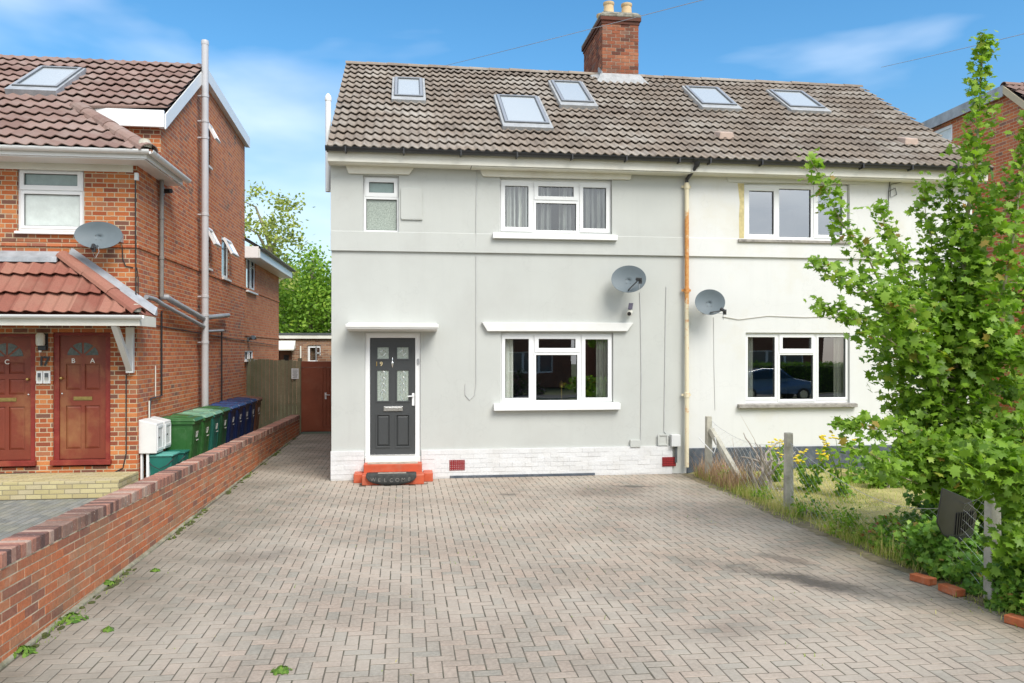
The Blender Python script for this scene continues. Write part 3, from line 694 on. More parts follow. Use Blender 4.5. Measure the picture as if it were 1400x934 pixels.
# half-moon mat hanging over the lower step
MT = thing('doormat', 'dark rubber half-moon doormat reading WELCOME draped over the red step', 'doormat', ((x0+x1)/2, -.6, .16))
xm = (lx0+lx1)/2-.01; hw = .405; N_ = 22; vs = []; fs = []
for i in range(N_+1):
    t = -1+2*i/N_; w = math.sqrt(max(0, 1-t*t)); x = xm+t*hw
    dr = .03+.125*w
    row = [(x, -.60+.20*(1 if w > .3 else .75), .170), (x, -.625, .173), (x, -.645, .160), (x, -.652, .150-dr*.45), (x, -.655-.006*w, .162-dr)]
    vs += row
for i in range(N_):
    for k in range(4): fs.append((i*5+k, (i+1)*5+k, (i+1)*5+k+1, i*5+k+1))
b = MB(); b.add(vs, fs); o = b.build('mat_body', RUBBER, MT, smooth=True); sm = o.modifiers.new('thick', 'SOLIDIFY'); sm.thickness = .014; sm.offset = 1
b = MB()
for k, cch in enumerate('WELCOME'):
    t = (k-3)/3.4; b.text(cch, .085, lambda u, v, d, t=t: (xm+t*.33+u, -.668+d*.2, .085+(.018*t*t)+v), extr=.002)
b.build('lettering', mat('worn_lettering', (.16, .155, .14), .8, .5, 40), MT)
b = MB(); b.box(xm-.22, xm+.24, -.60, -.47, .1845, .188); b.build('worn_patch', SCUFF, MT, bevel=.001)
# air bricks
for r0 in ((614.5, 629, 635.5, 643), (905.5, 625, 924, 637.5)):
    r_ = RY(r0, -.04); b = MB(); nx, nz = 8, 5; W_, H_ = r_[1]-r_[0], r_[3]-r_[2]
    b.plate(r_[0], r_[1], r_[2], r_[3], -.046, -.0315, [(r_[0]+W_*(i+.28)/nx, r_[0]+W_*(i+.78)/nx, r_[2]+H_*(j+.3)/nz, r_[2]+H_*(j+.75)/nz) for i in range(nx) for j in range(nz)], TF, back=False)
    b2 = MB(); b2.box(r_[0]+.004, r_[1]-.004, -.0345, -.0318, r_[2]+.004, r_[3]-.004); b2.build('vent_back', BLACKP, G)
    b.build('air_brick', VENTRED, G)
# meter boxes and cables
for nm, r0, m_, dd in (('junction_box', (861.5, 601.5, 875.5, 611.5), GREYR, .05), ('meter_box', (900, 594.5, 912.5, 608.5), GREYR, .03), ('meter_box', (916.5, 594, 928.5, 610), mat('pale_grey_plastic', (.62, .63, .62), .4, .05), .11)):
    r_ = RY(r0, -.03); b = MB(); b.box(r_[0], r_[1], -.001-dd, -.001, r_[2], r_[3])
    if nm == 'meter_box' and dd < .1: b.plate(r_[0]-.01, r_[1]+.01, r_[2]-.01, r_[3]+.01, -.045, -.0315, [(r_[0]+.02, r_[1]-.02, r_[2]+.02, r_[3]-.02)], TF)
    b.build(nm, m_, G, bevel=.006)
b = MB(); x, z = PY(924, 611, -.05); b.box(x-.02, x+.02, -.075, -.0315, .2, z-.0); b.build('cable_conduit', DGREYP, G, bevel=.004)
def cable(P_, pts, Y, m, r=.006, nm='cable'):
    b = MB(); b.tube([(PY(px, py, Y)[0], Y, PY(px, py, Y)[1]) for px, py in pts], r, 6); b.build(nm, m, P_)
CABG = mat('painted_cable', (.50, .51, .50), .6, .08, 9)
cable(G, [(875, 400), (876, 440), (877, 520), (876, 604)], -.010, CABG, .007)
cable(G, [(911, 392), (910, 440), (909, 520), (908, 590), (915, 597)], -.010, CABG, .007)
cable(G, [(652, 232), (651, 300), (651, 344)], -.034, CABG, .006)
cable(G, [(651, 350), (651, 420), (651, 525), (649, 540), (642, 547), (636, 540), (636, 525)], -.009, CABG, .006)
cable(N, [(976, 434), (976.5, 500), (978, 560)], -.008, CREAMR, .006)
cable(N, [(988, 433), (1010, 437), (1050, 432), (1100, 434), (1160, 432)], -.010, mat('cream_cable', (.5, .48, .42), .6, .1), .006)
CABB = mat('black_cable', (.03, .03, .03), .5, .1)
cable(N, [(1214, 292), (1215, 262), (1217, 245), (1228, 233), (1243, 226)], -.05, CABB, .008)
cable(N, [(1215, 262), (1224, 257), (1226, 266), (1217, 270), (1218, 252), (1240, 248), (1290, 240)], -.04, CABB, .006)
# shared rusted downpipe with black swan-neck
def xz(px, py, Y): a = PY(px, py, Y); return (a[0], Y, a[1])
def _rust():
    m, nt, out = nodes('rusty_cream_pipe'); n = NT(nt)
    geo = n.new('ShaderNodeNewGeometry').outputs['Position']; sep = n.new('ShaderNodeSeparateXYZ'); n.link(geo, sep.inputs[0])
    f = n.noise(geo, 7, 7, .7); band = n.ramp(sep.outputs[2], [(0, 0), (1, 1)])
    zz = n.math('DIVIDE', sep.outputs[2], 6); band = n.ramp(zz, [(.0, .10), (.50, .02), (.535, .42), (.6, .30), (.75, .28), (.8, .0)])
    k = n.ramp(n.math('ADD', f, band), [(.60, 0), (.72, 1)])
    c = n.mix(k, (.70, .63, .45), n.ramp(n.noise(geo, 30, 3), [(.3, (.50, .17, .04)), (.7, (.62, .36, .13))]))
    n.bsdf(out, c, .7, 0, .3, n.bump(f, .5, .01)); return m
RUST = _rust()
b = MB(); pts = [xz(939, py, -.085) for py in (254, 300, 370, 450, 560, 630)]; X_ = sum(p[0] for p in pts)/6
zt = xz(939, 250, -.085)[2]; b.tube([(X_, -.085, .12), (X_, -.085, zt)], .038, 14)
for py in (255, 397, 540):
    z = xz(939, py, -.085)[2]; b.lathe((X_, -.085, z-.05), [(.038, 0), (.048, .005), (.048, .09), (.038, .095)], 14); b.box(X_-.085, X_+.085, -.06, -.045, z-.02, z+.02)
dp = b.build('downpipe', RUST, G, smooth=True)
b = MB(); b.tube([(X_, -.085, zt-.03), (X_, -.085, zt+.06), (X_+.08, -.36, zt+.24), (X_+.085, -.365, zt+.37)], .034, 12); b.lathe((X_+.085, -.365, EZ-.10), [(.036, -.04), (.045, -.03), (.06, .05)], 12)
b.build('swan_neck', BLACKP, dp, smooth=True)
# solar camera and dishes
def dish(label, px, py, rx, ry, Y, tilt=(-.18, -1, .28), lnb=(.08, -.28, -.10), wall=0, T=None):
    x, z = PY(px, py, Y); t = thing('satellite_dish', label, 'satellite dish', (x, Y, z))
    nrm = Vector(tilt).normalized(); M = Vector((0, 0, 1)).rotation_difference(nrm).to_matrix()
    # keep the long axis level
    u = Vector((0, 0, 1)).cross(nrm).normalized(); v = nrm.cross(u).normalized(); c = Vector((x, Y, z))
    b = MB(); rings = [0, .25, .5, .75, .95, 1.0, 1.0]; dz = [0, .004, .016, .036, .058, .062, .052]; n = 36; vs = []
    for r, d in zip(rings, dz): vs += [c + u*(math.cos(2*math.pi*k/n)*rx*max(r, .001)) + v*(math.sin(2*math.pi*k/n)*ry*max(r, .001)) + nrm*(d-.04) for k in range(n)]
    b.add(vs, [(i*n+k, i*n+(k+1) % n, (i+1)*n+(k+1) % n, (i+1)*n+k) for i in range(len(rings)-1) for k in range(n)])
    o = b.build('reflector', DISH, t, smooth=True); s_ = o.modifiers.new('thick', 'SOLIDIFY'); s_.thickness = .006
    tip = c + Vector(lnb); low = c - v*ry*.82 + nrm*.02
    b = MB(); b.tube([low - nrm*.05, low+nrm*.02, tip], .012, 8); b.build('arm', DGREYP, t)
    b = MB(); d = (c-tip).normalized(); b.tube([tip - d*.05, tip + d*.03, tip+d*.06], [.025, .03, .032], 12); b.obox(tip+Vector((0.02, 0, -.03)), (.05, .05, .09)); b.build('receiver', BLACKP, t, bevel=.004)
    b = MB(); b.tube([tip, tip+Vector((0, .03, -.12)), tip+Vector((.02, .06, -.16)), tip+Vector((.05, .12, -.05)), low], .004, 5); b.build('cable', GREYP, t)
    bk = wall
    b = MB(); back = c - nrm*.05
    wp = Vector((x+.03, wall, z-.12)) if T is None else T
    b.tube([back, back-nrm*.05, wp], .02, 10); b.obox(wp, (.10, .012, .14) if T is None else (.02, .1, .14)); b.build('bracket', GREYP, t)
    b = MB()
    for du, dv in ((-.05, .01), (.02, .01), (-.04, -.06), (.03, -.06)): b.obox(c+u*du+v*dv-nrm*.033, (.01, .01, .01))
    b.build('bolt', DGREYP, t); return t
dish('large grey satellite dish on the grey wall below the upper window', 859.5, 382, .30, .25, -.32, tilt=(-.30, -1, .30), lnb=(.11, -.26, -.02))
dish('grey satellite dish on the white house, right of the rusty downpipe', 970.5, 413.5, .262, .235, -.30, tilt=(-.22, -1, .25), lnb=(.17, -.20, -.15))
x, z = PY(861, 427, -.12); C_ = thing('security_camera', 'small cream camera with a tilted solar panel under the grey house dish', 'camera', (x, -.12, z))
b = MB(); b.tube([(x+.05, -.002, z), (x+.05, -.07, z), (x+.01, -.1, z)], .015, 10); b.build('mount', TRIMW, C_)
b = MB(); b.tube([(x+.02, -.07, z+.01), (x-.03, -.19, z-.03)], [.045, .043], 16); b.build('camera_body', TRIMW, C_, smooth=True)
b = MB(); b.tube([(x-.029, -.188, z-.029), (x-.033, -.198, z-.033)], [.034, .034], 16); b.build('lens', BLACKP, C_)
b = MB(); b.hexa([(x-.05, -.17, z+.045), (x+.035, -.16, z+.045), (x+.075, -.08, z+.155), (x-.01, -.09, z+.155), (x-.05, -.175, z+.055), (x+.035, -.165, z+.055), (x+.075, -.085, z+.165), (x-.01, -.095, z+.165)]); b.build('solar_panel', mat('solar_cell', (.07, .06, .09), .25, .1), C_)
# ================================================================== brick house number 17
BRP = [(.36, .095, .038), (.46, .13, .045), (.40, .115, .048), (.50, .165, .055), (.26, .075, .04), (.48, .15, .052), (.56, .21, .075), (.38, .15, .075), (.20, .09, .062)]
BR17 = brick_mat('orange_red_brick', BRP, (.56, .46, .31), flemish=True, joint=.012, dirt=.22, grime=(.12, .06, .04))
BRP2 = [(.56, .165, .055), (.60, .195, .07), (.50, .135, .055), (.62, .21, .09), (.48, .145, .07), (.56, .185, .085), (.38, .145, .095), (.25, .13, .095)]
BR17F = brick_mat('flank_brick', BRP2, (.58, .43, .28), joint=.012, dirt=.25, grime=(.26, .13, .08), blotch=.55)
BRP3 = [(.54, .17, .07), (.58, .20, .09), (.50, .15, .065), (.60, .23, .10), (.55, .19, .09)]
BRNEW = brick_mat('newer_orange_brick', BRP3, (.46, .33, .21), joint=.010, dirt=.2, grime=(.2, .09, .05))
STEPB = brick_mat('cream_step_brick', [(.50, .43, .22), (.56, .49, .27), (.45, .38, .2), (.52, .45, .28)], (.30, .26, .17), bw=.215, bh=.072, dirt=.35, grime=(.2, .17, .09))
X17, Y17, YR17, YW = -3.03, -.30, 8.4, 14.3
H = thing('brick_house', 'orange brick house numbered 17 with red doors, left of the drive', 'house', (-6, 0, 0))
T17 = FRONT(Y17); TE = EAST(X17)
w1 = RY((23, 229.5, 115, 316), Y17)
dBA = RY((72, 454.5, 151, 638), Y17); dC = RY((-34, 456, 48.5, 640), Y17)
XL = -12.5
UPZ = 5.21
b = MB(); b.plate(XL, X17-.003, 0, 5.21, 0, .22, [w1, dBA, dC], T17, back=False, sides=False)
# flank with its windows
fw = {}
def fr(k, r): fw[k] = RX(r, X17); return fw[k]
hs = [fr('a', (279, 166, 286.5, 226)), fr('b', (278, 309, 287, 366)), fr('c', (303, 325, 313, 381)), fr('w', (337, 348, 350, 399)), fr('l', (334.5, 479.5, 347.5, 492))]
hsF = [h for k, h in fw.items() if k in 'bc']
b.plate(Y17+.003, YR17, 0, UPZ, 0, .22, hsF, TE, back=False)
b.box(XL, X17, YR17-.02, YR17, 0, 7.7)
wall17 = b.build('wall', [BR17], H)
wall17.data.materials.append(BR17F)
for p in wall17.data.polygons:
    if abs(p.normal.x) > .5 and p.center.x + ORG[wall17.name].x > X17-.3: p.material_index = 1
# gable above: raised flank polygon
AP = (3.75, 8.18); yG, zG = .95, 6.32; zR = 7.92
b = MB()
ga = fw['a']
# split in three columns round the little window
def ztop(y): return zG-.12+(AP[1]-zG)*(y-yG)/(AP[0]-yG) if y < AP[0] else AP[1]-.12+(zR-AP[1])*(y-AP[0])/(YR17-AP[0])
ys = [yG, AP[0], ga[0], ga[1], YR17]; ys = sorted(ys)
for y0, y1 in zip(ys[:-1], ys[1:]):
    segs = [(UPZ, None)]
    if abs(y0-ga[0]) < 1e-6: segs = [(UPZ, ga[2]), (ga[3], None)]
    for zb_, zt_ in segs:
        za, zc = (ztop(y0), ztop(y1)) if zt_ is None else (zt_, zt_)
        b.quad((X17, y0, zb_), (X17, y1, zb_), (X17, y1, zc), (X17, y0, za))
b.quad((-4.6, yG, 4.9), (X17, yG, 4.9), (X17, yG, 6.2), (-4.6, yG, 6.2))       # cheek that faces the street
b.quad((X17, YR17, 0), (XL, YR17, 0), (XL, YR17, zR), (X17, YR17, zR))
g = b.build('gable_wall', [BR17F], H); g.data.materials.append(BR17)
for p in g.data.polygons:
    if abs(p.normal.y) > .5: p.material_index = 1
# rear wing
b = MB(); b.plate(YR17+.001, YW, 0, 4.85, .012, .22, [fw['w'], fw['l']], TE, back=False); b.box(XL, X17-.012, YW-.02, YW, 0, 4.85); b.build('rear_wing_wall', BRNEW, H)
# string courses
b = MB()
for z in (PX(221, 341, X17)[1],):
    pass
zs1 = PX(187, 336, X17)[1]; zs2 = PX(187, 443, X17)[1]
b = MB(); b.box(X17-.001, X17+.022, Y17-.022, YR17, zs1-.035, zs1+.035); b.box(XL, X17-.001, Y17-.022, Y17-.001, zs1-.035, zs1+.035); b.build('string_course', BR17F, H, bevel=.008)
b = MB(); b.box(X17-.010, X17+.008, YR17+.0, YW, zs1-.035, zs1+.035); b.box(X17-.010, X17+.008, YR17, YW, zs2-.03, zs2+.02); b.build('string_course', BRNEW, H, bevel=.006)
# front window
window(H, T17, Y17, (23, 229.5, 115, 316), [((31, 265, 107.5, 308.5), None, mat('obscured_pane', (.66, .72, .68), .35, .10, 7, .9, 5, spec=.6)), ((31, 237, 104.5, 253), (25.5, 231, 112.5, 259.5), FROSTG)], dep=.05, sill=(19, 315.5, 117, 320), sillout=.06)
room(H, T17, w1, 2.0)
def flank_win(r, lights, open_top=False, wing=False):
    Tm = EAST(X17) if not wing else EAST(X17-.012)
    o, fr_ = window(H, Tm, X17, r, lights, proj=RX, dep=.03, glass=GLASSU); room(H, Tm, o, 1.5)
    b = MB(); b.box(X17-.02, X17+.06, o[0]-.04, o[1]+.04, o[2]-.05, o[2]-.001); b.build('sill', PAINTW, fr_, bevel=.005)
    if open_top:
        hz = o[3]-.05; y0, y1 = o[0]+.03, o[1]-.03; L = .42; a = R(28)
        def T2(aa, bb, d): return (X17+.03+math.sin(a)*bb+math.cos(a)*-d, aa, hz-math.cos(a)*bb+math.sin(a)*-d)
        s = MB(); s.plate(y0, y1, 0, L, -.03, .02, [(y0+.06, y1-.06, .06, L-.06)], T2); s.build('open_sash', WHITE, fr_, bevel=.004)
        s = MB(); s.quad(T2(y0+.06, .06, 0), T2(y1-.06, .06, 0), T2(y1-.06, L-.06, 0), T2(y0+.06, L-.06, 0)); s.build('pane', GLASSU, fr_)
def pane_in(r, f=.12, fy=.06): x0, y0, x1, y1 = r; w, h = x1-x0, y1-y0; return (x0+w*.16, y0+h*.08, x1-w*.16, y1-h*.08)
flank_win((279, 166, 286.5, 226), [(pane_in((279, 166, 286.5, 226)), None)], True)
flank_win((278, 309, 287, 366), [(pane_in((278, 309, 287, 366)), None)], True)
flank_win((303, 325, 313, 381), [(pane_in((303, 325, 313, 381)), None)], True)
flank_win((337, 348, 350, 399), [((338.5, 353, 343.5, 394), None), ((345, 353, 348.8, 364), None), ((345, 367, 348.8, 394), None)], wing=True)
flank_win((334.5, 479.5, 347.5, 492), [((336, 481.5, 340.3, 491), None), ((341.6, 481.5, 346.3, 491), None)], wing=True)
# eaves of the front part
EZ7, EY7, EX7 = 5.30, -.82, -2.68
b = MB(); b.box(XL, EX7-.07, EY7+.06, EY7+.085, EZ7-.12, EZ7-.02); b.box(EX7-.095, EX7-.07, EY7+.0855, 1.30, EZ7-.12, EZ7-.02); b.box(X17, EX7-.096, 1.275, 1.30, EZ7-.12, EZ7-.02); b.build('fascia', WHITE, H, bevel=.004)
b = MB(); b.box(XL, EX7-.10, EY7+.086, Y17-.0, EZ7-.135, EZ7-.121); b.box(X17+.001, EX7-.10, Y17, 1.27, EZ7-.135, EZ7-.121); b.build('soffit', WHITE, H)
b = MB(); b.box(XL, X17-.06, Y17-.022, Y17-.001, 5.055, 5.205); b.build('frieze_board', TRIMW, H, bevel=.004)
b = MB(); half_gutter(b, (XL, EY7, EZ7), (EX7+.0, EY7, EZ7)); half_gutter(b, (EX7, EY7-.02, EZ7), (EX7, 1.38, EZ7), out=(1, 0, 0)); b.build('gutter', WHITE, H)
# roof
EYr, EZr = EY7+.02, EZ7-.02; RY7, RZ7 = 3.75, 8.20; SL7 = (RZ7-EZr)/(RY7-EYr)
def lim17(y):
    if y < .92: return (XL, EX7-.03-(y-EYr)*.98)
    return (XL, X17+.10)
b = MB(); tile_slope(b, XL, X17+.12, (EYr, EZr), (RY7, RZ7), 14, lim=lim17, wave=.215, ph=.05); roof17 = b.build('roof', ROOFB, H, attr=True)
b = MB(); b.quad((XL, EYr+.1, EZr-.02), (EX7-.15, EYr+.1, EZr-.02), (-4.4, .92, EZr+(.92-EYr)*SL7-.04), (XL, .92, EZr+(.92-EYr)*SL7-.04))
b.quad((XL, .92, EZr+(.92-EYr)*SL7-.03), (X17+.05, .92, EZr+(.92-EYr)*SL7-.03), (X17+.05, RY7, RZ7-.02), (XL, RY7, RZ7-.02))
b.quad((XL, RY7, RZ7-.02), (X17+.05, RY7, RZ7-.02), (X17+.05, YR17+.1, 7.93), (XL, YR17+.1, 7.93))
b.quad((XL, YR17+.1, 7.93), (X17+.05, YR17+.1, 7.93), (X17+.05, YR17+.1, 7.80), (XL, YR17+.1, 7.80))
b.build('roof_underlay', DGREYP, roof17)
# side slope of the lower hip
hipA = (EX7-.02, EYr, EZr+.02); hy = .93; hipB = (EX7-.02-(hy-EYr)*.98, hy, EZr+(hy-EYr)*SL7+.03)
b = MB(); b.add([hipA, (EX7-.02, hy, EZr+.02), hipB], [(0, 1, 2)], .5); b.add([(EX7-.02, hy, EZr+.02), (EX7-.02, 1.32, EZr+.02), (X17+.004, 1.32, EZr+.24), (X17+.004, hy, EZr+.24)], [(0,1,2,3)], .5)
b.build('side_slope', ROOFB, roof17, attr=True)
b = MB(); ridge_caps(b, hipA, (hipB[0], hipB[1], hipB[2]), .15, .42); b.build('hip_tiles', ROOFB, roof17, attr=True); b = MB(); ridge_caps(b, (XL, RY7, RZ7-.02), (X17+.1, RY7, RZ7-.03), .09); b.build('ridge_tiles', ROOFB, roof17, attr=True)
b = MB(); b.lathe((EX7-.10, EYr+.06, EZr+.12), [(.001, .10), (.07, .08), (.11, 0), (.1, -.05)], 9); b.build('mortar_end', CONC, roof17)
# barge boards of the raised gable
bx0, bx1 = X17-.0, X17+.115
def barge(y0, z0, y1, z1, h=.26):
    b = MB(); b.hexa([(bx1-.02, y0, z0-h), (bx1, y0, z0-h), (bx1, y1, z1-h), (bx1-.02, y1, z1-h), (bx1-.02, y0, z0), (bx1, y0, z0), (bx1, y1, z1), (bx1-.02, y1, z1)]); 
    b.hexa([(bx0, y0, z0-h+.01), (bx1-.021, y0, z0-h+.01), (bx1-.021, y1, z1-h+.01), (bx0, y1, z1-h+.01), (bx0, y0, z0-h+.02), (bx1-.021, y0, z0-h+.02), (bx1-.021, y1, z1-h+.02), (bx0, y1, z1-h+.02)]); b.build('barge_board', WHITE, roof17)
barge(.86, EZr+(.86-EYr)*SL7-.01, RY7, RZ7-.01); barge(RY7+.001, RZ7-.01, YR17+.12, 7.92)
b = MB(); b.box(bx1-.001, bx1+.04, RY7, YR17+.12, 7.9, 7.91); 
b = MB(); b.box(-4.5, bx1-.022, .80, .86, EZr+(.86-EYr)*SL7-.25, EZr+(.86-EYr)*SL7+.045); b.build('fascia', WHITE, roof17, bevel=.004)
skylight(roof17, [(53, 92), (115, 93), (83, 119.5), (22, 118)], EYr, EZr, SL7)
# rear wing roof
zg = 5.0
b = MB(); b.add([(-2.62, YR17-.0, zg), (-2.62, YW+.3, zg), (-4.6, YW+.3, zg+1.2), (-4.6, YR17, zg+1.2)], [(0,1,2,3)], .4); b.add([(-2.62, YR17, zg-.05), (-2.62, YW+.3, zg-.05), (-2.62, YW+.3, zg), (-2.62, YR17, zg)], [(0,1,2,3)], .2)
b.build('wing_roof', mat('slate_roof', (.10, .10, .10), .7, .3, 8, .4, 20), roof17)
b = MB(); b.box(-2.66, -2.635, YR17+.001, YW+.28, zg-.30, zg-.06); b.box(X17-.0, -2.661, YR17+.001, YW+.27, zg-.31, zg-.295); b.hexa([(X17, YW+.28, zg-.3), (-2.635, YW+.28, zg-.3), (-2.635, YW+.30, zg-.3), (X17, YW+.30, zg-.3), (X17, YW+.28, zg+.15), (-2.635, YW+.28, zg-.06), (-2.635, YW+.30, zg-.06), (X17, YW+.30, zg+.15)]); b.box(X17, -2.67, YR17+.001, YR17+.02, zg-.3, zg-.0); b.build('wing_fascia', WHITE, H)
b = MB(); half_gutter(b, (-2.58, YR17, zg-.03), (-2.58, YW+.35, zg-.03), out=(1, 0, 0)); b.build('wing_gutter', BLACKP, H)
# pipes on the flank
def fp(px, py, X=-2.93): y, z = PX(px, py, X); return (X, y, z)
p = fp(275.5, 540); yp = p[1]; ztop_ = fp(275.5, 58)[2]
b = MB(); b.tube([(-2.86, yp, .1), (-2.86, yp, ztop_)], .070, 16); b.lathe((-2.86, yp, ztop_-.05), [(.074, 0), (.078, .05), (.07, .09), (.02, .10), (.001, .10)], 16)
for py in (125, 160, 183, 290, 404, 430, 468):
    z = fp(275, py, -2.86)[2]; b.lathe((-2.86, yp, z-.03), [(.070, 0), (.080, .005), (.080, .055), (.070, .06)], 16); b.box(-3.0, -2.9, yp-.035, yp+.035, z-.012, z+.012)
sp = b.build('soil_pipe', PIPEW, H, smooth=True)
b = MB(); y1, z1 = PX(230, 408, -2.90); y2, z2 = yp, PX(272, 435, -2.88)[1]
b.tube([(-3.03, y1-.05, z1+.02), (-2.92, y1, z1+.02), (-2.90, y1+.15, z1-.02), (-2.88, y2, z2)], .052, 12); b.build('branch_pipe', GREYP, sp, smooth=True)
b = MB(); y1, z1 = PX(200, 406, -2.93); b.tube([(-2.93, y1-.0, z1), (-2.93, PX(212, 407, -2.93)[0], z1-.01), (-2.90, PX(222, 416, -2.9)[0], PX(222, 416, -2.9)[1]), (-2.87, yp-.03, PX(272, 446, -2.88)[1])], .038, 12); b.build('branch_pipe', GREYP, sp, smooth=True)
b = MB(); b.tube([(-2.88, yp, PX(276, 434, -2.88)[1]), (-2.93, PX(312, 431, -2.93)[0], PX(312, 431, -2.93)[1])], .052, 12); b.build('branch_pipe', GREYP, sp, smooth=True)
b = MB(); ye, ze = PX(305, 452, -2.94); b.tube([(-2.88, yp, PX(276, 453, -2.88)[1]), (-2.94, ye, ze)], .03, 10); b.build('branch_pipe', GREYP, sp, smooth=True)
b = MB(); b.tube([(-2.97, ye, ze+.02), (-2.97, ye, .9)], .018, 8); b.build('waste_pipe', BLACKP, H)
b = MB(); yd = PX(221, 300, -2.96)[0]; b.tube([(-2.96, yd, PX(221, 406, -2.96)[1]), (-2.96, yd, 5.16)], .036, 12)
for py in (300, 355): b.lathe((-2.96, yd, PX(221, py, -2.96)[1]), [(.036, 0), (.044, .004), (.044, .05), (.036, .055)], 12)
b.build('downpipe', mat('weathered_grey_pipe', (.22, .21, .19), .6, .15, 5), H, smooth=True)
b = MB(); b.tube([(-3.0, PX(221, 430, -3)[0], PX(221, 425, -3)[1]), (-3.0, PX(221, 430, -3)[0], PX(221, 541, -3)[1]), (-3.0, PX(206, 545, -3)[0], PX(206, 545, -3)[1]), (-3.0, PX(204, 560, -3)[0], PX(204, 580, -3)[1])], .016, 8); b.build('thin_pipe', BLACKP, H)
b = MB(); b.tube([(-3.005, PX(213, 505, -3)[0], PX(213, 500, -3)[1]), (-3.005, PX(213, 505, -3)[0], PX(213, 542, -3)[1])], .01, 8); b.tube([(-3.0, PX(204, 505, -3)[0], PX(204, 548, -3)[1]), (-3.0, PX(204, 505, -3)[0], PX(204, 585, -3)[1])], .014, 8); b.build('thin_pipe', TRIMW, H)
def fcable(pts, r=.007, X=-3.012, m=None, par=H): 
    b = MB(); b.tube([(X, *PX(px, py, X)) for px, py in pts], r, 6); b.build('cable', m or CABB, par)
fcable([(189, 436), (195, 442), (230, 448), (270, 455), (310, 462), (380, 473)], .010)
def f17(pts, r=.008, Y=Y17-.012): 
    b = MB(); b.tube([(PY(px, py, Y)[0], Y, PY(px, py, Y)[1]) for px, py in pts], r, 6); b.build('cable', CABB, H)
f17([(185, 238), (185.5, 300), (186, 420)], .012, Y17-.03)
f17([(167, 335), (168, 355), (172, 364), (182, 366)], .009)
f17([(172.5, 512), (172.5, 620), (168, 640), (152, 648), (110, 649), (60, 647), (0, 648)], .010)
fcable([(187, 366), (189, 380), (189, 436)], .008)
# loft barge extra: white sensor, vent brick
b = MB(); z = PY(185, 243, Y17)[1]; b.box(X17-.03, X17+.03, Y17-.055, Y17-.001, z-.05, z+.07); b.build('sensor_box', WHITE, H, bevel=.006)
# --- porch canopy
YC = -1.10; zc = 2.73; XC = -2.74; Zt = 3.70; yw = Y17
runx = 1.38
def limP(y):
    t = (y-YC)/(yw-YC); return (XL, XC-.02-runx*t)
b = MB(); tile_slope(b, XL, XC, (YC-.02, zc), (yw-.05, Zt-.06), 3, lim=limP, wave=.20, amp=.035, ph=.1)
cano = b.build('porch_roof', ROOFR, H, attr=True)
b = MB(); b.add([(XC, YC, zc+.02), (XC, yw-.001, zc+.02), (XC-runx, yw-.001, Zt)], [(0,1,2)]); b.add([(XL, YC, zc-.03), (XC, YC, zc-.03), (XC-runx, yw-.03, Zt-.06), (XL, yw-.03, Zt-.06)], [(0,1,2,3)]); b.build('porch_underlay', ROOFR, cano)
b = MB(); ridge_caps(b, (XC-.02, YC+.02, zc+.05), (XC-runx, yw-.06, Zt+.0), .13, .55); b.build('hip_tiles', ROOFR, cano, attr=True)
b = MB(); b.hexa([(XL, yw-.20, Zt-.12), (XC-runx-.05, yw-.20, Zt-.12), (XC-runx-.05, yw-.001, Zt-.02), (XL, yw-.001, Zt-.02), (XL, yw-.19, Zt-.045), (XC-runx-.05, yw-.19, Zt-.045), (XC-runx-.05, yw-.001, Zt+.07), (XL, yw-.001, Zt+.07)]); b.build('flashing', LEAD, cano)
b = MB(); b.hexa([(XC+.02, yw-.12, zc+.03), (XC-runx+.1, yw-.12, Zt+.0), (XC-runx+.1, yw-.001, Zt+.0), (XC+.02, yw-.001, zc+.03), (XC+.02, yw-.11, zc+.06), (XC-runx+.1, yw-.11, Zt+.03), (XC-runx+.1, yw-.001, Zt+.14), (XC+.02, yw-.001, zc+.16)]); b.build('flashing', LEAD, cano)
b = MB(); b.lathe((XC-.08, YC+.04, zc+.10), [(.001, .08), (.05, .07), (.09, 0), (.08, -.05)], 8); b.build('mortar_end', CONC, cano)
b = MB(); half_gutter(b, (XL, YC-.045, zc-.0), (XC+.06, YC-.045, zc-.0), .055); b.build('gutter', WHITE, cano)
b = MB(); b.box(XL, XC-.0, YC, YC+.03, zc-.16, zc-.0); b.box(XC-.03, XC, YC+.031, yw-.001, zc-.16, zc-.0); b.box(XL, XC-.031, YC+.031, yw-.001, zc-.13, zc-.11); b.build('fascia', TRIMW, cano, bevel=.004)
b = MB(); r_ = RY((172.5, 440, 182.5, 510), Y17-.06); b.box(r_[0], r_[1], Y17-.09, Y17-.001, r_[2], zc-.161)
xd = r_[0]; 
M_ = [(xd, Y17-.09, r_[2]+.06), (xd+.09, Y17-.09, r_[2]+.06)]
b.hexa([(r_[0]+.01, Y17-.09, r_[2]+.03), (r_[1]-.01, Y17-.09, r_[2]+.03), (r_[1]-.01, Y17-.09, r_[2]+.17), (r_[0]+.01, Y17-.09, r_[2]+.17), (r_[0]+.01, YC+.02, zc-.165), (r_[1]-.01, YC+.02, zc-.165), (r_[1]-.01, YC+.14, zc-.165), (r_[0]+.01, YC+.14, zc-.165)])
b.build('porch_bracket', PAINTW, H, bevel=.006)
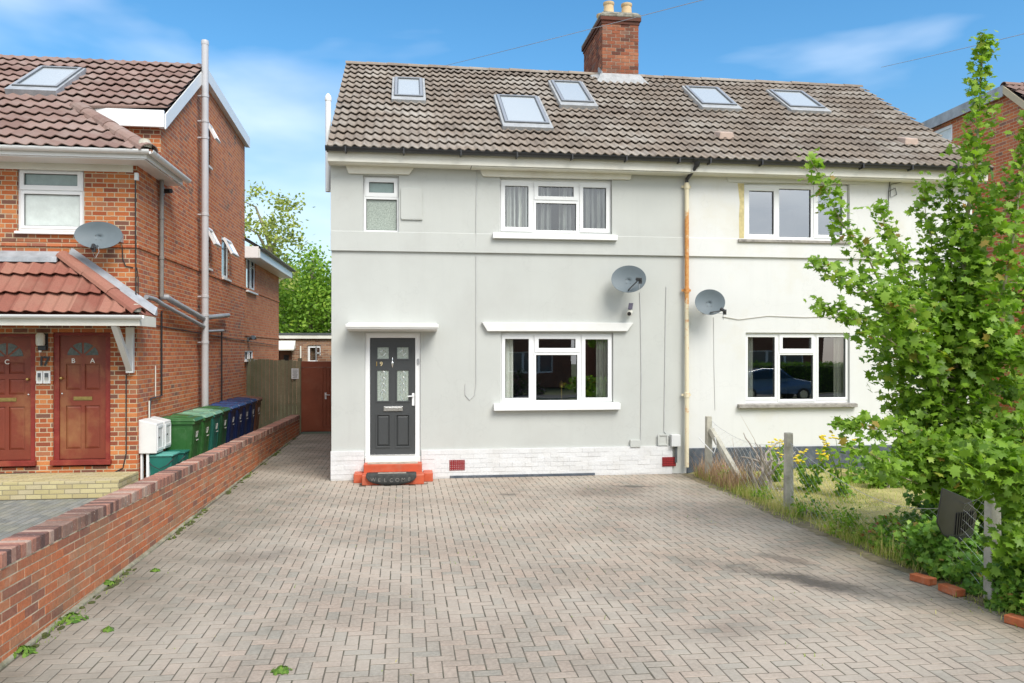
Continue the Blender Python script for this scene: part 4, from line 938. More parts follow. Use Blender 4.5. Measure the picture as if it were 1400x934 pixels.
# --- doors
REDD = mat('red_gloss_door', (.19, .036, .016), .5, .12, 2.5, .15, 40, dirt=(.30, .13, .05), dirt_amt=1.0, dscale=1.3, spec=.5)
REDF = mat('red_door_frame', (.22, .028, .02), .5, .2, 4, dirt=(.30, .11, .05), dirt_amt=.5, dscale=2)
LETT = mat('white_letter', (.8, .78, .72), .5, .05)
DKG = mat('dark_door_glass', (.10, .12, .11), .2, .3, 30, .4, 40)
def red_door(o, letters, brass_left):
    x0, x1, z0, z1 = o; zb = z0+.11
    b = MB(); b.plate(x0+.003, x1-.003, zb, z1-.003, .03, .13, [(x0+.085, x1-.085, zb+.001, z1-.05)], T17); d = b.build('front_door', REDF, H, bevel=.006)
    b = MB(); b.box(x0-.02, x1+.02, Y17-.06, Y17+.2, zb-.08, zb-.001); b.build('threshold', REDF, d, bevel=.006)
    a0, a1, c0, c1 = x0+.088, x1-.088, zb+.01, z1-.053; w = a1-a0; h = c1-c0
    ps = [(.13, .46, .08, .43), (.54, .87, .08, .43)]
    if letters == 'BA': ps += [(.13, .46, .56, .83-.06), (.54, .87, .56, .83-.06)]
    else: ps += [(.13, .46, .53, .655), (.54, .87, .53, .655), (.13, .46, .70, .79), (.54, .87, .70, .79)]
    ps = [(a0+w*p[0], a0+w*p[1], c0+h*p[2], c0+h*p[3]) for p in ps]
    b = MB(); b.plate(a0, a1, c0, c1, .055, .10, ps, T17)
    for p in ps:
        b.box(p[0], p[1], Y17+.07, Y17+.099, p[2], p[3])
        b.add([(p[0]+.008, Y17+.0695, p[2]+.008), (p[1]-.008, Y17+.0695, p[2]+.008), (p[1]-.008, Y17+.0695, p[3]-.008), (p[0]+.008, Y17+.0695, p[3]-.008), (p[0]+.035, Y17+.058, p[2]+.035), (p[1]-.035, Y17+.058, p[2]+.035), (p[1]-.035, Y17+.058, p[3]-.035), (p[0]+.035, Y17+.058, p[3]-.035)], [(4,5,6,7),(0,1,5,4),(1,2,6,5),(2,3,7,6),(3,0,4,7)])
    b.build('door_leaf', REDD, d, bevel=.004)
    cxm = (a0+a1)/2; cz_ = c0+h*.835; rr = w*.34
    for k in range(4):
        t0, t1 = math.pi*k/4+.07, math.pi*(k+1)/4-.07
        arc = [(cxm+rr*math.cos(t0+(t1-t0)*i/6), cz_+rr*.92*math.sin(t0+(t1-t0)*i/6)) for i in range(7)]; mid = (t0+t1)/2
        inner = [(cxm+rr*.14*math.cos(mid), cz_+rr*.14*math.sin(mid))]
        b = MB(); b.prism(arc+inner, .050, .0545, T17); b.build('fanlight_pane', DKG, d)
    for k, cch in enumerate(letters):
        px = cxm + ((k-.5)*w*.42 if len(letters) == 2 else 0)
        b = MB(); b.text(cch, .105, lambda u, v, dd, px=px: (px+u, Y17+.052+dd*.5, c0+h*.795+v)); b.build('door_letter', LETT, d)
    b = MB(); b.box(cxm-.14, cxm+.14, Y17+.044, Y17+.0545, c0+h*.475, c0+h*.505); b.box(cxm-.11, cxm+.11, Y17+.040, Y17+.0435, c0+h*.482, c0+h*.498); b.build('letterbox', mat('dull_brass', (.32, .24, .08), .5, .2, 20, metal=.6), d, bevel=.003)
    hx = a0+w*.05 if brass_left else a1-w*.05
    b = MB(); b.lathe((hx, Y17+.055, c0+h*.655), [(.024, 0), (.02, .01), (.012, .03), (.022, .045), (.018, .06), (.001, .065)], 12, ax=(0, -1, 0)); b.build('door_lock', BRASS, d)
    b = MB(); b.lathe((hx, Y17+.055, c0+h*.53), [(.012, 0), (.012, .01), (.001, .012)], 10, ax=(0, -1, 0)); b.build('keyhole', CHROME, d)
    return d
red_door(dBA, 'BA', True); red_door(dC, 'C', False)
for cch, px in (('1', 56.5), ('7', 63.3)):
    x, z = PY(px, 494.5, Y17-.02); b = MB(); b.text(cch, .205, lambda u, v, d, x=x, z=z: (x+u, Y17-.016+d*.5, z+v), extr=.006, bold=.025); b.build('house_number', BLACKP, H)
# bulkhead lamp and intercom
x, z = PY(56.5, 467, Y17-.05); L_ = thing('wall_lamp', 'white glass wall lamp above the black number 17', 'lamp', (x, Y17, z))
b = MB(); b.box(x-.05, x+.075, Y17-.07, Y17-.001, z-.14, z-.06); b.box(x-.03, x+.085, Y17-.02, Y17-.001, z-.14, z+.13); b.build('lamp_base', BLACKP, L_, bevel=.01)
b = MB(); b.tube([(x, Y17-.085, z-.065), (x, Y17-.085, z-.03), (x, Y17-.085, z+.10), (x, Y17-.085, z+.135)], [.055, .066, .066, .04], 18); b.build('lamp_glass', mat('lamp_glass', (.66, .66, .60), .3, .05, coat=.3), L_, smooth=True)
b = MB(); b.box(x-.02, x+.02, Y17-.10, Y17-.0705, z-.17, z-.1405); b.build('sensor', WHITE, L_, bevel=.006)
r1 = RY((49.5, 507.5, 58, 524.5), Y17-.03); r2 = RY((59, 507.5, 68.5, 524.5), Y17-.03)
I_ = thing('intercom', 'pair of white intercom panels between the two red doors', 'intercom', ((r1[0]+r2[1])/2, Y17, r1[2]))
for r_ in (r1, r2):
    b = MB(); b.box(r_[0], r_[1], Y17-.035, Y17-.001, r_[2], r_[3]); o = b.build('panel', WHITE, I_, bevel=.005)
    b = MB(); b.box(r_[0]+.022, r_[1]-.022, Y17-.038, Y17-.0355, r_[2]+.05, r_[3]-.03); b.build('grille', DGREYP, o)
    b = MB(); 
    for k in range(3): b.box(r_[0]+.025, r_[1]-.025, Y17-.041, Y17-.0385, r_[2]+.03+k*.025, r_[2]+.042+k*.025)
    b.build('button', TRIMW, o)
# step
b = MB(); xs0, xs1 = -9.5, PY(163, 666, Y17-.9)[0]; b.box(xs0, xs1, Y17-.92, Y17-.02, 0, .26); 
st = b.build('front_step', STEPB, H, bevel=.006)
dd = dish('pale grey satellite dish on the orange brick wall of number 17', 135, 322, .345, .225, Y17-.30, tilt=(.12, -1, .25), lnb=(.02, -.3, -.22), wall=Y17, T=Vector((PY(168, 326, Y17)[0], Y17-.03, PY(168, 326, Y17)[1])))
x_, (y_, z_) = X17, PX(231, 262, -2.9)
C_ = thing('security_camera', 'small black camera under the white eave of number 17', 'camera', (X17, y_, z_))
b = MB(); b.box(X17+.001, X17+.05, y_-.05, y_+.05, z_-.07, z_+.08); b.build('mount', DGREYP, C_, bevel=.008)
b = MB(); b.tube([(X17+.05, y_-.03, z_), (X17+.20, y_-.12, z_-.01)], [.045, .04], 14); b.build('camera_body', BLACKP, C_, smooth=True)
y_, z_ = PX(343, 463, -2.95); C_ = thing('security_light', 'dark twin spotlight on the orange rear wing behind the fence', 'light', (X17, y_, z_))
b = MB(); b.box(X17-.01, X17+.04, y_-.06, y_+.06, z_-.08, z_+.04); b.build('mount', DGREYP, C_)
b = MB(); b.tube([(X17+.03, y_, z_), (X17+.16, y_-.10, z_+.03)], [.04, .06], 12); b.tube([(X17+.03, y_, z_), (X17+.18, y_+.10, z_+.03)], [.04, .06], 12); b.build('lamp_head', DGREYP, C_)
# ---------------------------------------------------------------- meter cupboards, caddies, bins
for k, (r0, lab) in enumerate((((187, 585, 219, 630), 'white meter cupboard on the flank, its door recess open, nearest the corner'), ((206, 582, 233, 622), 'white meter cupboard behind the open one, above the teal caddies'))):
    y0 = (-.24, .20)[k]; wd = .36
    M = thing('meter_cupboard', lab, 'meter cupboard', (X17, y0, .5)); z0, z1 = (.53, 1.02)[0], 1.03
    if k: z0, z1 = .55, 1.03
    b = MB(); b.hexa([(X17+.001, y0, z0), (X17+.28, y0, z0), (X17+.28, y0+wd, z0), (X17+.001, y0+wd, z0), (X17+.001, y0, z1+.05), (X17+.28, y0, z1-.02), (X17+.28, y0+wd, z1-.02), (X17+.001, y0+wd, z1+.05)])
    b.build('cupboard', mat('meter_white', (.70, .70, .67), .5, .04, 3, dirt=(.4, .4, .36), dirt_amt=.4), M, bevel=.012)
    b = MB(); b.plate(y0+.03, y0+wd-.03, z0+.04, z1-.06, -.012, -.001, [(y0+.06, y0+wd-.06, z0+.08, z1-.10)], EAST(X17+.28)); b.build('door', WHITE, M, bevel=.004)
    b = MB(); b.lathe((X17+.292, y0+.09, (z0+z1)/2), [(.014, 0), (.014, .012), (.001, .014)], 10, ax=(1, 0, 0)); b.build('lock', BLACKP, M)
    if not k:
        b = MB(); b.box(X17+.02, X17+.05, y0+.03, y0+.10, 0, z0-.001); b.box(X17+.11, X17+.15, y0+.03, y0+.10, 0, z0-.001); b.build('conduit', WHITE, M, bevel=.004)
TEAL = mat('teal_plastic', (.015, .15, .115), .45, .12, 5, spec=.45); TEALL = mat('pale_teal_plastic', (.10, .36, .30), .45, .1, 5)
for k, (x, y, s_, lab) in enumerate(((-2.72, .02, 1.0, 'teal food caddy with a pale lid and black handle below the open cupboard'), (-2.66, .52, .95, 'dark teal food caddy standing just in front of the first green bin'))):
    M = thing('food_caddy', lab, 'caddy', (x, y, 0)); w0, w1, h_ = .15*s_, .19*s_, .40*s_+.07
    b = MB(); b.hexa([(x-w0, y-w0, 0), (x+w0, y-w0, 0), (x+w0, y+w0, 0), (x-w0, y+w0, 0), (x-w1, y-w1, h_), (x+w1, y-w1, h_), (x+w1, y+w1, h_), (x-w1, y+w1, h_)]); b.build('tub', TEAL, M, bevel=.02)
    b = MB(); b.box(x-w1-.02, x+w1+.02, y-w1-.02, y+w1+.02, h_+.001, h_+.035); b.build('lid', TEALL if not k else TEAL, M, bevel=.012)
    b = MB(); b.tube([(x-w1-.015, y-w1*.9, h_-.04), (x-w1*.6, y-w1-.03, h_-.14), (x, y-w1-.04, h_-.2), (x+w1*.6, y-w1-.03, h_-.14), (x+w1+.015, y-w1*.9, h_-.04)], .007, 6); b.build('handle', BLACKP, M)
def bin_(body, lid, y, lab, group=None, text='17', yaw=0):
    x = -2.66; M = thing('wheelie_bin', lab, 'wheelie bin', (x, y, 0), group)
    hw0, hw1 = .22, .285; fx0, fx1 = .19, .27; bx0_, bx1_ = .20, .22; zt = .97
    b = MB()
    def ring(t):   # t height fraction
        w = hw0+(hw1-hw0)*t; f = fx0+(fx1-fx0)*t; bk = bx0_+(bx1_-bx0_)*t
        return [(x-bk, y-w, .06+(zt-.06)*t), (x+f, y-w, .06+(zt-.06)*t), (x+f, y+w, .06+(zt-.06)*t), (x-bk, y+w, .06+(zt-.06)*t)]
    b.hexa(ring(0)+ring(1)); o = b.build('body', body, M, bevel=.03, seg=3)
    b = MB()    # raised arch panels on sides and front
    for sy in (-1, 1):
        def PP(u, v, d, sy=sy):
            t = v; w = hw0+(hw1-hw0)*t; return (x+u*.22, y+sy*(w+d), .06+(zt-.06)*t)
        arc = [(-.62, .04), (.62, .04), (.70, .80), (.55, .88), (-.55, .88), (-.70, .80)]
        pts = [PP(u, v, .0) for u, v in arc]; pt2 = [PP(u*.96, v, .007) for u, v in arc]; k = len(arc)
        b.add(pts+pt2, [tuple(range(k, 2*k))]+[(i, (i+1) % k, k+(i+1) % k, k+i) for i in range(k)])
    def PF(u, v, d): f = fx0+(fx1-fx0)*v; w = hw0+(hw1-hw0)*v; return (x+f+d, y+u*w, .06+(zt-.06)*v)
    for u0, u1 in ((-.80, -.66), (.66, .80)): b.hexa([PF(u0, .05, 0), PF(u1, .05, 0), PF(u1, .05, .008), PF(u0, .05, .008), PF(u0, .9, 0), PF(u1, .9, 0), PF(u1, .9, .008), PF(u0, .9, .008)])
    b.build('side_panel', body, M, bevel=.003)
    b = MB(); b.plate(y-hw1-.018, y+hw1+.018, x-.245, x+.29, 0, .045, [(y-hw1+.01, y+hw1-.01, x-.20, x+.25)], lambda a, bb, d: (bb, a, .97-d)); b.build('rim', body, M, bevel=.012)
    b = MB(); k = .05
    b.hexa([(x-.25, y-hw1-.03, .972), (x+.32, y-hw1-.03, .972), (x+.32, y+hw1+.03, .972), (x-.25, y+hw1+.03, .972), (x-.24, y-hw1-.02, 1.05), (x+.27, y-hw1-.01, 1.025), (x+.27, y+hw1+.01, 1.025), (x-.24, y+hw1+.02, 1.05)])
    b.hexa([(x-.17, y-.19, 1.046), (x+.18, y-.19, 1.030), (x+.18, y+.19, 1.030), (x-.17, y+.19, 1.046), (x-.14, y-.16, 1.075), (x+.14, y-.16, 1.052), (x+.14, y+.16, 1.052), (x-.14, y+.16, 1.075)])
    lo = b.build('lid', lid, M, bevel=.014)
    b = MB(); b.tube([(x-.26, y-.24, 1.0), (x-.30, y-.22, 1.03), (x-.30, y+.22, 1.03), (x-.26, y+.24, 1.0)], .014, 8); b.build('handle', body, M)
    for sy in (-1, 1):
        b = MB(); b.lathe((x-.20, y+sy*.235, .10), [(.001, -.025), (.10, -.025), (.10, .025), (.001, .025)], 18, ax=(0, 1, 0)); b.build('wheel', BLACKP, M)
    b = MB(); zc_ = .72
    b.text(text, .15, lambda u, v, d: (x+fx0+(fx1-fx0)*(zc_+v-.06)/.91+.004-d, y+u, zc_+v), extr=.002)
    b.box(x+.262, x+.266, y-.07, y+.07, .62, .635); b.build('number', LETT, M)
    return M
GRN = mat('green_bin', (.028, .115, .026), .42, .12, 3, spec=.45, dirt=(.10, .20, .09), dirt_amt=.5, dscale=7)
GRD = mat('dark_green_bin', (.018, .075, .032), .42, .12, 3, spec=.45)
TLB = mat('teal_bin', (.018, .12, .09), .42, .12, 3, spec=.45)
PGL = mat('pale_green_lid', (.17, .33, .21), .45, .12, 4, spec=.45, dirt=(.3, .4, .3), dirt_amt=.4)
BLB = mat('blue_bin', (.010, .022, .085), .42, .15, 3, spec=.5); BLL = mat('blue_lid', (.025, .055, .17), .4, .15, 3, spec=.5)
BRB = mat('brown_bin', (.13, .055, .03), .5, .12, 3)
specs = [(GRN, GRN, 'bright green wheelie bin, nearest of the row along the brick flank'), (GRN, PGL, 'green wheelie bin with a pale green lid, second in the row'), (TLB, PGL, 'teal green wheelie bin with a pale lid between two green bins'),
         (GRD, GRN, 'dark green wheelie bin just before the first blue one'), (BLB, BLL, 'blue wheelie bin next to the last green one'), (BLB, BLL, 'blue wheelie bin, second of the blue ones from the green bins'),
         (BLB, BLB, 'blue wheelie bin, third of the blue ones from the green bins'), (BLB, BLB, 'dark blue wheelie bin beside the brown one'), (BRB, BRB, 'brown wheelie bin at the far end of the row by the fence')]
for k, (bd, ld, lab) in enumerate(specs):
    bin_(bd, ld, .88+k*.755+random.uniform(-.02, .02), lab, 'wheelie bins along the brick flank')
# ---------------------------------------------------------------- house on the right
X3 = 15.0
K = thing('brick_house', 'orange brick house with a hipped brown roof at the right edge, beyond the white house', 'house', (19, 2, 0))
TWs = WEST(X3)
r3 = (PX(1302, 173, X3)[0], PX(1276, 180, X3)[0], PX(1290, 196, X3)[1], PX(1295, 172, X3)[1])
b = MB(); yF, yB = -.3, 8.4
z_sp = 6.35
def zt3(y): return 6.35+(8.28-6.35)*(y-.95)/(3.0-.95) if y < 3.0 else 8.28+(8.2-8.28)*(y-3.0)/(yB-3.0)
b.quad((X3, yF, 0), (X3, yB, 0), (X3, yB, 5.2), (X3, yF, 5.2))
ys = sorted([.95, 3.0, r3[0], r3[1], yB])
for y0, y1 in zip(ys[:-1], ys[1:]):
    segs = [(5.2, None)]
    if abs(y0-r3[0]) < 1e-6: segs = [(5.2, r3[2]), (r3[3], None)]
    for zb_, zt_ in segs:
        za, zc_ = (zt3(y0), zt3(y1)) if zt_ is None else (zt_, zt_)
        b.quad((X3, y0, zb_), (X3, y1, zb_), (X3, y1, zc_), (X3, y0, za))
b.quad((X3, yF, 0), (X3+9, yF, 0), (X3+9, yF, 5.2), (X3, yF, 5.2)); b.quad((X3, yB, 0), (X3+9, yB, 0), (X3+9, yB, 8.2), (X3, yB, 8.2))
b.quad((X3, .95, 5.0), (X3+3, .95, 5.0), (X3+3, .95, 6.35), (X3, .95, 6.35))
b.build('wall', BR17F, K)
b = MB(); b.plate(r3[0], r3[1], r3[2], r3[3], .02, .08, [(r3[0]+.08, r3[1]-.08, r3[2]+.08, r3[3]-.08)], TWs); wf = b.build('window', WHITE, K)
b = MB(); b.quad(*[TWs(a_, b_, .05) for a_, b_ in ((r3[0]+.08, r3[2]+.08), (r3[1]-.08, r3[2]+.08), (r3[1]-.08, r3[3]-.08), (r3[0]+.08, r3[3]-.08))]); b.build('pane', FROSTW, wf)
b = MB(); tile_slope(b, X3-.1, X3+8.5, (-.8, 5.35), (3.0, 8.3), 13, lim=lambda y: (X3-.1 if y > .9 else X3-.1+(.9-y)*.9, X3+8.5)); rf3 = b.build('roof', ROOFB, K, attr=True)
b = MB(); b.quad((X3-.08, .9, 6.45), (X3+8.5, .9, 6.45), (X3+8.5, 3.0, 8.26), (X3-.08, 3.0, 8.26)); b.quad((X3-.1, 3.0, 8.30), (X3+8.5, 3.0, 8.30), (X3+8.5, yB+.1, 8.22), (X3-.1, yB+.1, 8.22)); b.quad((X3-.1, .9, 6.40), (X3+8.5, .9, 6.40), (X3+8.5, -.8, 5.3), (X3+1.4, -.8, 5.3)); b.build('roof_underlay', DGREYP, rf3)
b = MB(); b.hexa([(X3-.12, 3.0, 8.06), (X3-.10, 3.0, 8.06), (X3-.10, yB+.1, 7.98), (X3-.12, yB+.1, 7.98), (X3-.12, 3.0, 8.32), (X3-.10, 3.0, 8.32), (X3-.10, yB+.1, 8.24), (X3-.12, yB+.1, 8.24)]); b.build('dormer_edge', LEAD, rf3)
b = MB(); b.hexa([(X3-.13, .85, 6.25), (X3-.09, .85, 6.25), (X3-.09, 2.99, 8.12), (X3-.13, 2.99, 8.12), (X3-.13, .85, 6.42), (X3-.09, .85, 6.42), (X3-.09, 2.99, 8.30), (X3-.13, 2.99, 8.30)]); b.build('verge', mat('verge_mortar', (.50, .43, .30), .9, .1), rf3)
b = MB(); ridge_caps(b, (X3-.1, 3.0, 8.33), (X3+8.5, 3.0, 8.33), .1); b.build('ridge_tiles', ROOFB, rf3, attr=True)
# ================================================================== ground, drive, street
XW = -1.54                      # centre-ish line of the low wall, its drive face
b = MB(); b.quad((-120, -120, -.06), (160, -120, -.06), (160, 160, -.06), (-120, 160, -.06))
structure(b.build('ground', mat('rough_ground', (.13, .14, .06), .95, .3, .6, .5, 9)))
def paver_mesh(x0, x1, y0, y1, skip, zf=0.0, w=.1, herring=True, seedv=3):
    rr = random.Random(seedv); mb = MB()
    def block(px0, px1, py0, py1):
        px0, px1, py0, py1 = max(px0, x0), min(px1, x1), max(py0, y0), min(py1, y1)
        if px1-px0 < .025 or py1-py0 < .025: return
        if skip((px0+px1)/2, (py0+py1)/2): return
        g, c = .0036, .004; z = zf + rr.gauss(0, .0005); tx, ty = rr.gauss(0, .003), rr.gauss(0, .003); cx, cy = (px0+px1)/2, (py0+py1)/2
        jx, jy = rr.gauss(0, .0008), rr.gauss(0, .0008)
        o = [(px0+g+jx, py0+g+jy), (px1-g+jx, py0+g+jy), (px1-g+jx, py1-g+jy), (px0+g+jx, py1-g+jy)]
        i = [(px0+g+c+jx, py0+g+c+jy), (px1-g-c+jx, py0+g+c+jy), (px1-g-c+jx, py1-g-c+jy), (px0+g+c+jx, py1-g-c+jy)]
        Z = lambda p, d: z - d + (p[0]-cx)*tx + (p[1]-cy)*ty
        vs = [(p[0], p[1], Z(p, .02)) for p in o] + [(p[0], p[1], Z(p, .0030)) for p in o] + [(p[0], p[1], Z(p, 0)) for p in i]
        mb.add(vs, [(8, 9, 10, 11), (4, 5, 9, 8), (5, 6, 10, 9), (6, 7, 11, 10), (7, 4, 8, 11), (0, 1, 5, 4), (1, 2, 6, 5), (2, 3, 7, 6), (3, 0, 4, 7)], rr.random())
    i0, i1, j0, j1 = int(math.floor(x0/w))-2, int(math.ceil(x1/w))+2, int(math.floor(y0/w))-2, int(math.ceil(y1/w))+2
    if herring:
        for i in range(i0, i1):
            for j in range(j0, j1):
                k = (i+j) % 4
                if k == 0: block(i*w, (i+2)*w, j*w, (j+1)*w)
                elif k == 2: block(i*w, (i+1)*w, (j)*w, (j+2)*w)
    else:
        for j in range(j0, j1):
            o = w if j % 2 else 0
            pass
        for i in range(i0, i1):
            o = w if i % 2 else 0
            for j in range(j0//2-1, j1//2+1): block(i*w, (i+1)*w, j*2*w+o, (j*2+2)*w+o)
    return mb
def stains(n, g, c):
    sep = n.new('ShaderNodeSeparateXYZ'); n.link(g, sep.inputs[0]); X, Y = sep.outputs[0], sep.outputs[1]
    wob = n.math('MULTIPLY', n.math('SUBTRACT', n.noise(g, 2.2, 6, .65), .5), 1.6)
    def spot(cx, cy, rx, ry, rot, amt, col, c):
        ca, sa = math.cos(rot), math.sin(rot)
        dx = n.math('SUBTRACT', X, cx); dy = n.math('SUBTRACT', Y, cy)
        u = n.math('DIVIDE', n.math('ADD', n.math('MULTIPLY', dx, ca), n.math('MULTIPLY', dy, sa)), rx)
        v = n.math('DIVIDE', n.math('SUBTRACT', n.math('MULTIPLY', dy, ca), n.math('MULTIPLY', dx, sa)), ry)
        d = n.math('SQRT', n.math('ADD', n.math('MULTIPLY', u, u), n.math('MULTIPLY', v, v)))
        m = n.ramp(n.math('ADD', d, n.math('ADD', wob, n.math('MULTIPLY', n.math('SUBTRACT', n.noise(g, 13, 4, .7), .5), 1.2))), [(.35, 1), (1.15, 0)])
        return n.mix(n.math('MULTIPLY', m, amt), c, col)
    for px, py, rx, ry, rot, amt in ((1130, 800, 1.15, .26, -.9, .9), (1075, 765, .5, .14, -.9, .5), (830, 815, .4, .2, .3, .3), (1000, 860, .5, .25, .5, .25), (350, 760, .9, .5, 1.2, .3), (870, 665, .5, .12, -.3, .7), (693, 676, .25, .10, 0, .6), (960, 770, .8, .3, -.7, .25), (800, 672, 1.5, .9, 0, .35), (470, 610, .5, 3, 0, .2)):
        x, y = PZ(px, py, 0); c = spot(x, y, rx, ry, rot, amt, (.075, .068, .06), c)
    # dull, mossy band that follows the low wall
    mw = n.ramp(n.math('ADD', n.math('MULTIPLY', n.math('ADD', X, 1.54), .55), wob), [(.15, 1), (.95, 0)])
    c = n.mix(n.math('MULTIPLY', mw, .62), c, (.15, .14, .105))
    mr = n.ramp(n.math('ADD', n.math('MULTIPLY', n.math('SUBTRACT', 6.2, X), 1.1), wob), [(.0, 1), (.9, 0)])
    c = n.mix(n.math('MULTIPLY', mr, .5), c, (.20, .18, .12))
    # pale efflorescence worn by the wheels
    ef = n.ramp(n.noise(g, .75, 5, .6), [(.42, 0), (.62, 1)])
    return n.mix(n.math('MULTIPLY', ef, .42), c, (.50, .44, .365))
PAVE = rnd_mat('block_paving', [(0, (.325, .30, .25)), (.12, (.35, .31, .255)), (.3, (.385, .325, .262)), (.62, (.405, .335, .27)), (.85, (.43, .34, .27)), (1, (.35, .30, .245))], .9, 34, .75, (.20, .185, .15), .35, 2.6, .6, extra=stains)
PAVEG = rnd_mat('grey_block_paving', [(0, (.20, .205, .19)), (.6, (.26, .265, .245)), (1, (.31, .30, .26))], .9, 34, .7, (.22, .21, .12), .5, 2.0, .6)
JOINT = mat('joint_sand', (.115, .10, .075), .95, .35, 9, .5, 120, dirt=(.05, .07, .02), dirt_amt=.5, dscale=3)
def skipd(x, y):
    if y > 0: return not (x < -.005)
    return (oDoor[0]-.02 < x < oDoor[1]+.045 and y > -.62)
structure(paver_mesh(-1.50, 6.22, -13.4, -.03, skipd).build('driveway', PAVE, attr=True))
structure(paver_mesh(-1.50, -.03, -.03, 7.92, lambda x, y: False, seedv=5).build('side_path', PAVE, attr=True))
structure(paver_mesh(-9.2, -1.77, -12.4, -1.24, lambda x, y: False, herring=False, seedv=9).build('neighbouring_drive', PAVEG, attr=True))
structure(paver_mesh(-3.02, -1.77, -1.24, 7.9, lambda x, y: False, herring=False, seedv=10).build('bin_path', PAVEG, attr=True))
b = MB(); b.quad((-9.3, -13.4, -.0022), (6.24, -13.4, -.0022), (6.24, 7.95, -.0022), (-9.3, 7.95, -.0022)); structure(b.build('paving_bed', JOINT))
# footway, kerb, road and the far side of the street
b = MB(); b.box(-60, 60, -16.0, -13.41, -.05, .002); structure(b.build('pavement', mat('footway_asphalt', (.10, .10, .10), .9, .2, 3, .5, 60)))
b = MB(); b.box(-60, 60, -16.13, -16.005, -.14, .006); b.box(-60, 60, -23.13, -23.0, -.14, .006); structure(b.build('kerb', CONC))
b = MB(); b.box(-60, 60, -23.0, -16.13, -.3, -.11); structure(b.build('road', mat('road_asphalt', (.055, .055, .057), .85, .2, 2, .5, 70)))
b = MB(); b.box(-60, 60, -25.2, -23.13, -.05, .002); structure(b.build('far_pavement', MATS['footway_asphalt']))

# ---------------------------------------------------------------- low brick wall
WALLB = rnd_mat('garden_wall_brick', [(0, (.30, .14, .10)), (.25, (.54, .19, .09)), (.6, (.62, .20, .085)), (.85, (.58, .24, .12)), (1, (.50, .27, .16))], .88, 36, .75, (.26, .19, .12), .6, 2.4, .8,
    extra=lambda n, g, c: n.mix(n.math('MULTIPLY', n.ramp(n.noise(g, 5, 6, .7), [(.58, 0), (.70, 1)]), .35), c, (.50, .42, .32)))
COPB = rnd_mat('coping_brick', [(0, (.14, .085, .075)), (.3, (.33, .16, .12)), (.6, (.50, .23, .16)), (.85, (.42, .26, .20)), (1, (.52, .38, .30))], .9, 40, .75, (.13, .09, .07), .75, 1.6, .7,
    extra=lambda n, g, c: n.mix(n.math('MULTIPLY', n.ramp(n.noise(g, 38, 4, .7), [(.62, 0), (.70, 1)]), .75), c, (.55, .52, .46)))
MORTW = mat('wall_mortar', (.62, .54, .38), .95, .2, 12, .5, 60, dirt=(.16, .15, .08), dirt_amt=.6, dscale=3)
shz = lambda y: -.0177*(y+7.9)
y0w, y1w = -12.6, 7.95
wt = .215
W = thing('low_brick_wall', 'low red brick wall with brick-on-edge coping running between the two drives', 'wall', (XW-.1, -2, 0))
b = MB()
nseg = 1
b.hexa([(XW-wt+.004, y0w, -.1), (XW-.004, y0w, -.1), (XW-.004, y1w, -.1), (XW-wt+.004, y1w, -.1), (XW-wt+.004, y0w, .678+shz(y0w)), (XW-.004, y0w, .678+shz(y0w)), (XW-.004, y1w, .678+shz(y1w)), (XW-wt+.004, y1w, .678+shz(y1w))])
b.build('core', MORTW, W); b = MB(); b.hexa([(XW-wt+.012, y0w, .6785+shz(y0w)), (XW-.012, y0w, .6785+shz(y0w)), (XW-.012, y1w, .6785+shz(y1w)), (XW-wt+.012, y1w, .6785+shz(y1w)), (XW-wt+.012, y0w, .757+shz(y0w)), (XW-.012, y0w, .757+shz(y0w)), (XW-.012, y1w, .757+shz(y1w)), (XW-wt+.012, y1w, .757+shz(y1w))]); b.build('coping_mortar', mat('dark_mortar', (.09, .075, .055), .95, .3, 9), W)
b = MB()
for sgn, X0 in ((1, XW), (-1, XW-wt)):
    Tw = (lambda a, z, d, X0=X0, sgn=sgn: (X0-sgn*d, a, z+shz(a)))
    brick_run(b, y0w, y1w, 11, Tw, .67-.0758*11, bw=.225, bh=.0758, j=.012, d0=0, d1=.05, jit=.0018)
for i_ in range(0, len(b.f), 6):     # upper courses weathered darker
    zz_ = b.v[b.f[i_][0]][2]-shz(b.v[b.f[i_][0]][1]); 
    if zz_ > .52: b.r[i_:i_+6] = [b.r[i_]*(.30 if zz_ > .58 else .6)]*6
b.build('brickwork', WALLB, W, attr=True, bevel=0)
b = MB(); y = y0w
while y < y1w-.03:
    e, f, g_ = random.uniform(-.006, .006), random.uniform(-.005, .004), random.uniform(-.002, .002); ya, yb = y+.005, y+.072
    z0, z1 = .679+shz(ya), .783+shz(ya)+f; c = .006
    b.hexa([(XW-wt-.004+e, ya, z0), (XW+.004+e, ya, z0), (XW+.004+e, yb, z0), (XW-wt-.004+e, yb, z0), (XW-wt-.004+e, ya, z1-c), (XW+.004+e, ya, z1-c), (XW+.004+e, yb, z1-c), (XW-wt-.004+e, yb, z1-c)], random.random())
    k = len(b.r); rn = b.r[-1]
    b.hexa([(XW-wt-.004+e, ya, z1-c+.0003), (XW+.004+e, ya, z1-c+.0003), (XW+.004+e, yb, z1-c+.0003), (XW-wt-.004+e, yb, z1-c+.0003), (XW-wt+.004+e, ya+c, z1+.0003), (XW-.004+e, ya+c, z1+.0003), (XW-.004+e, yb-c, z1+.0003), (XW-wt+.004+e, yb-c, z1+.0003)], rn)
    y += .077
b.build('coping', COPB, W, attr=True)
b = MB(); y = y0w
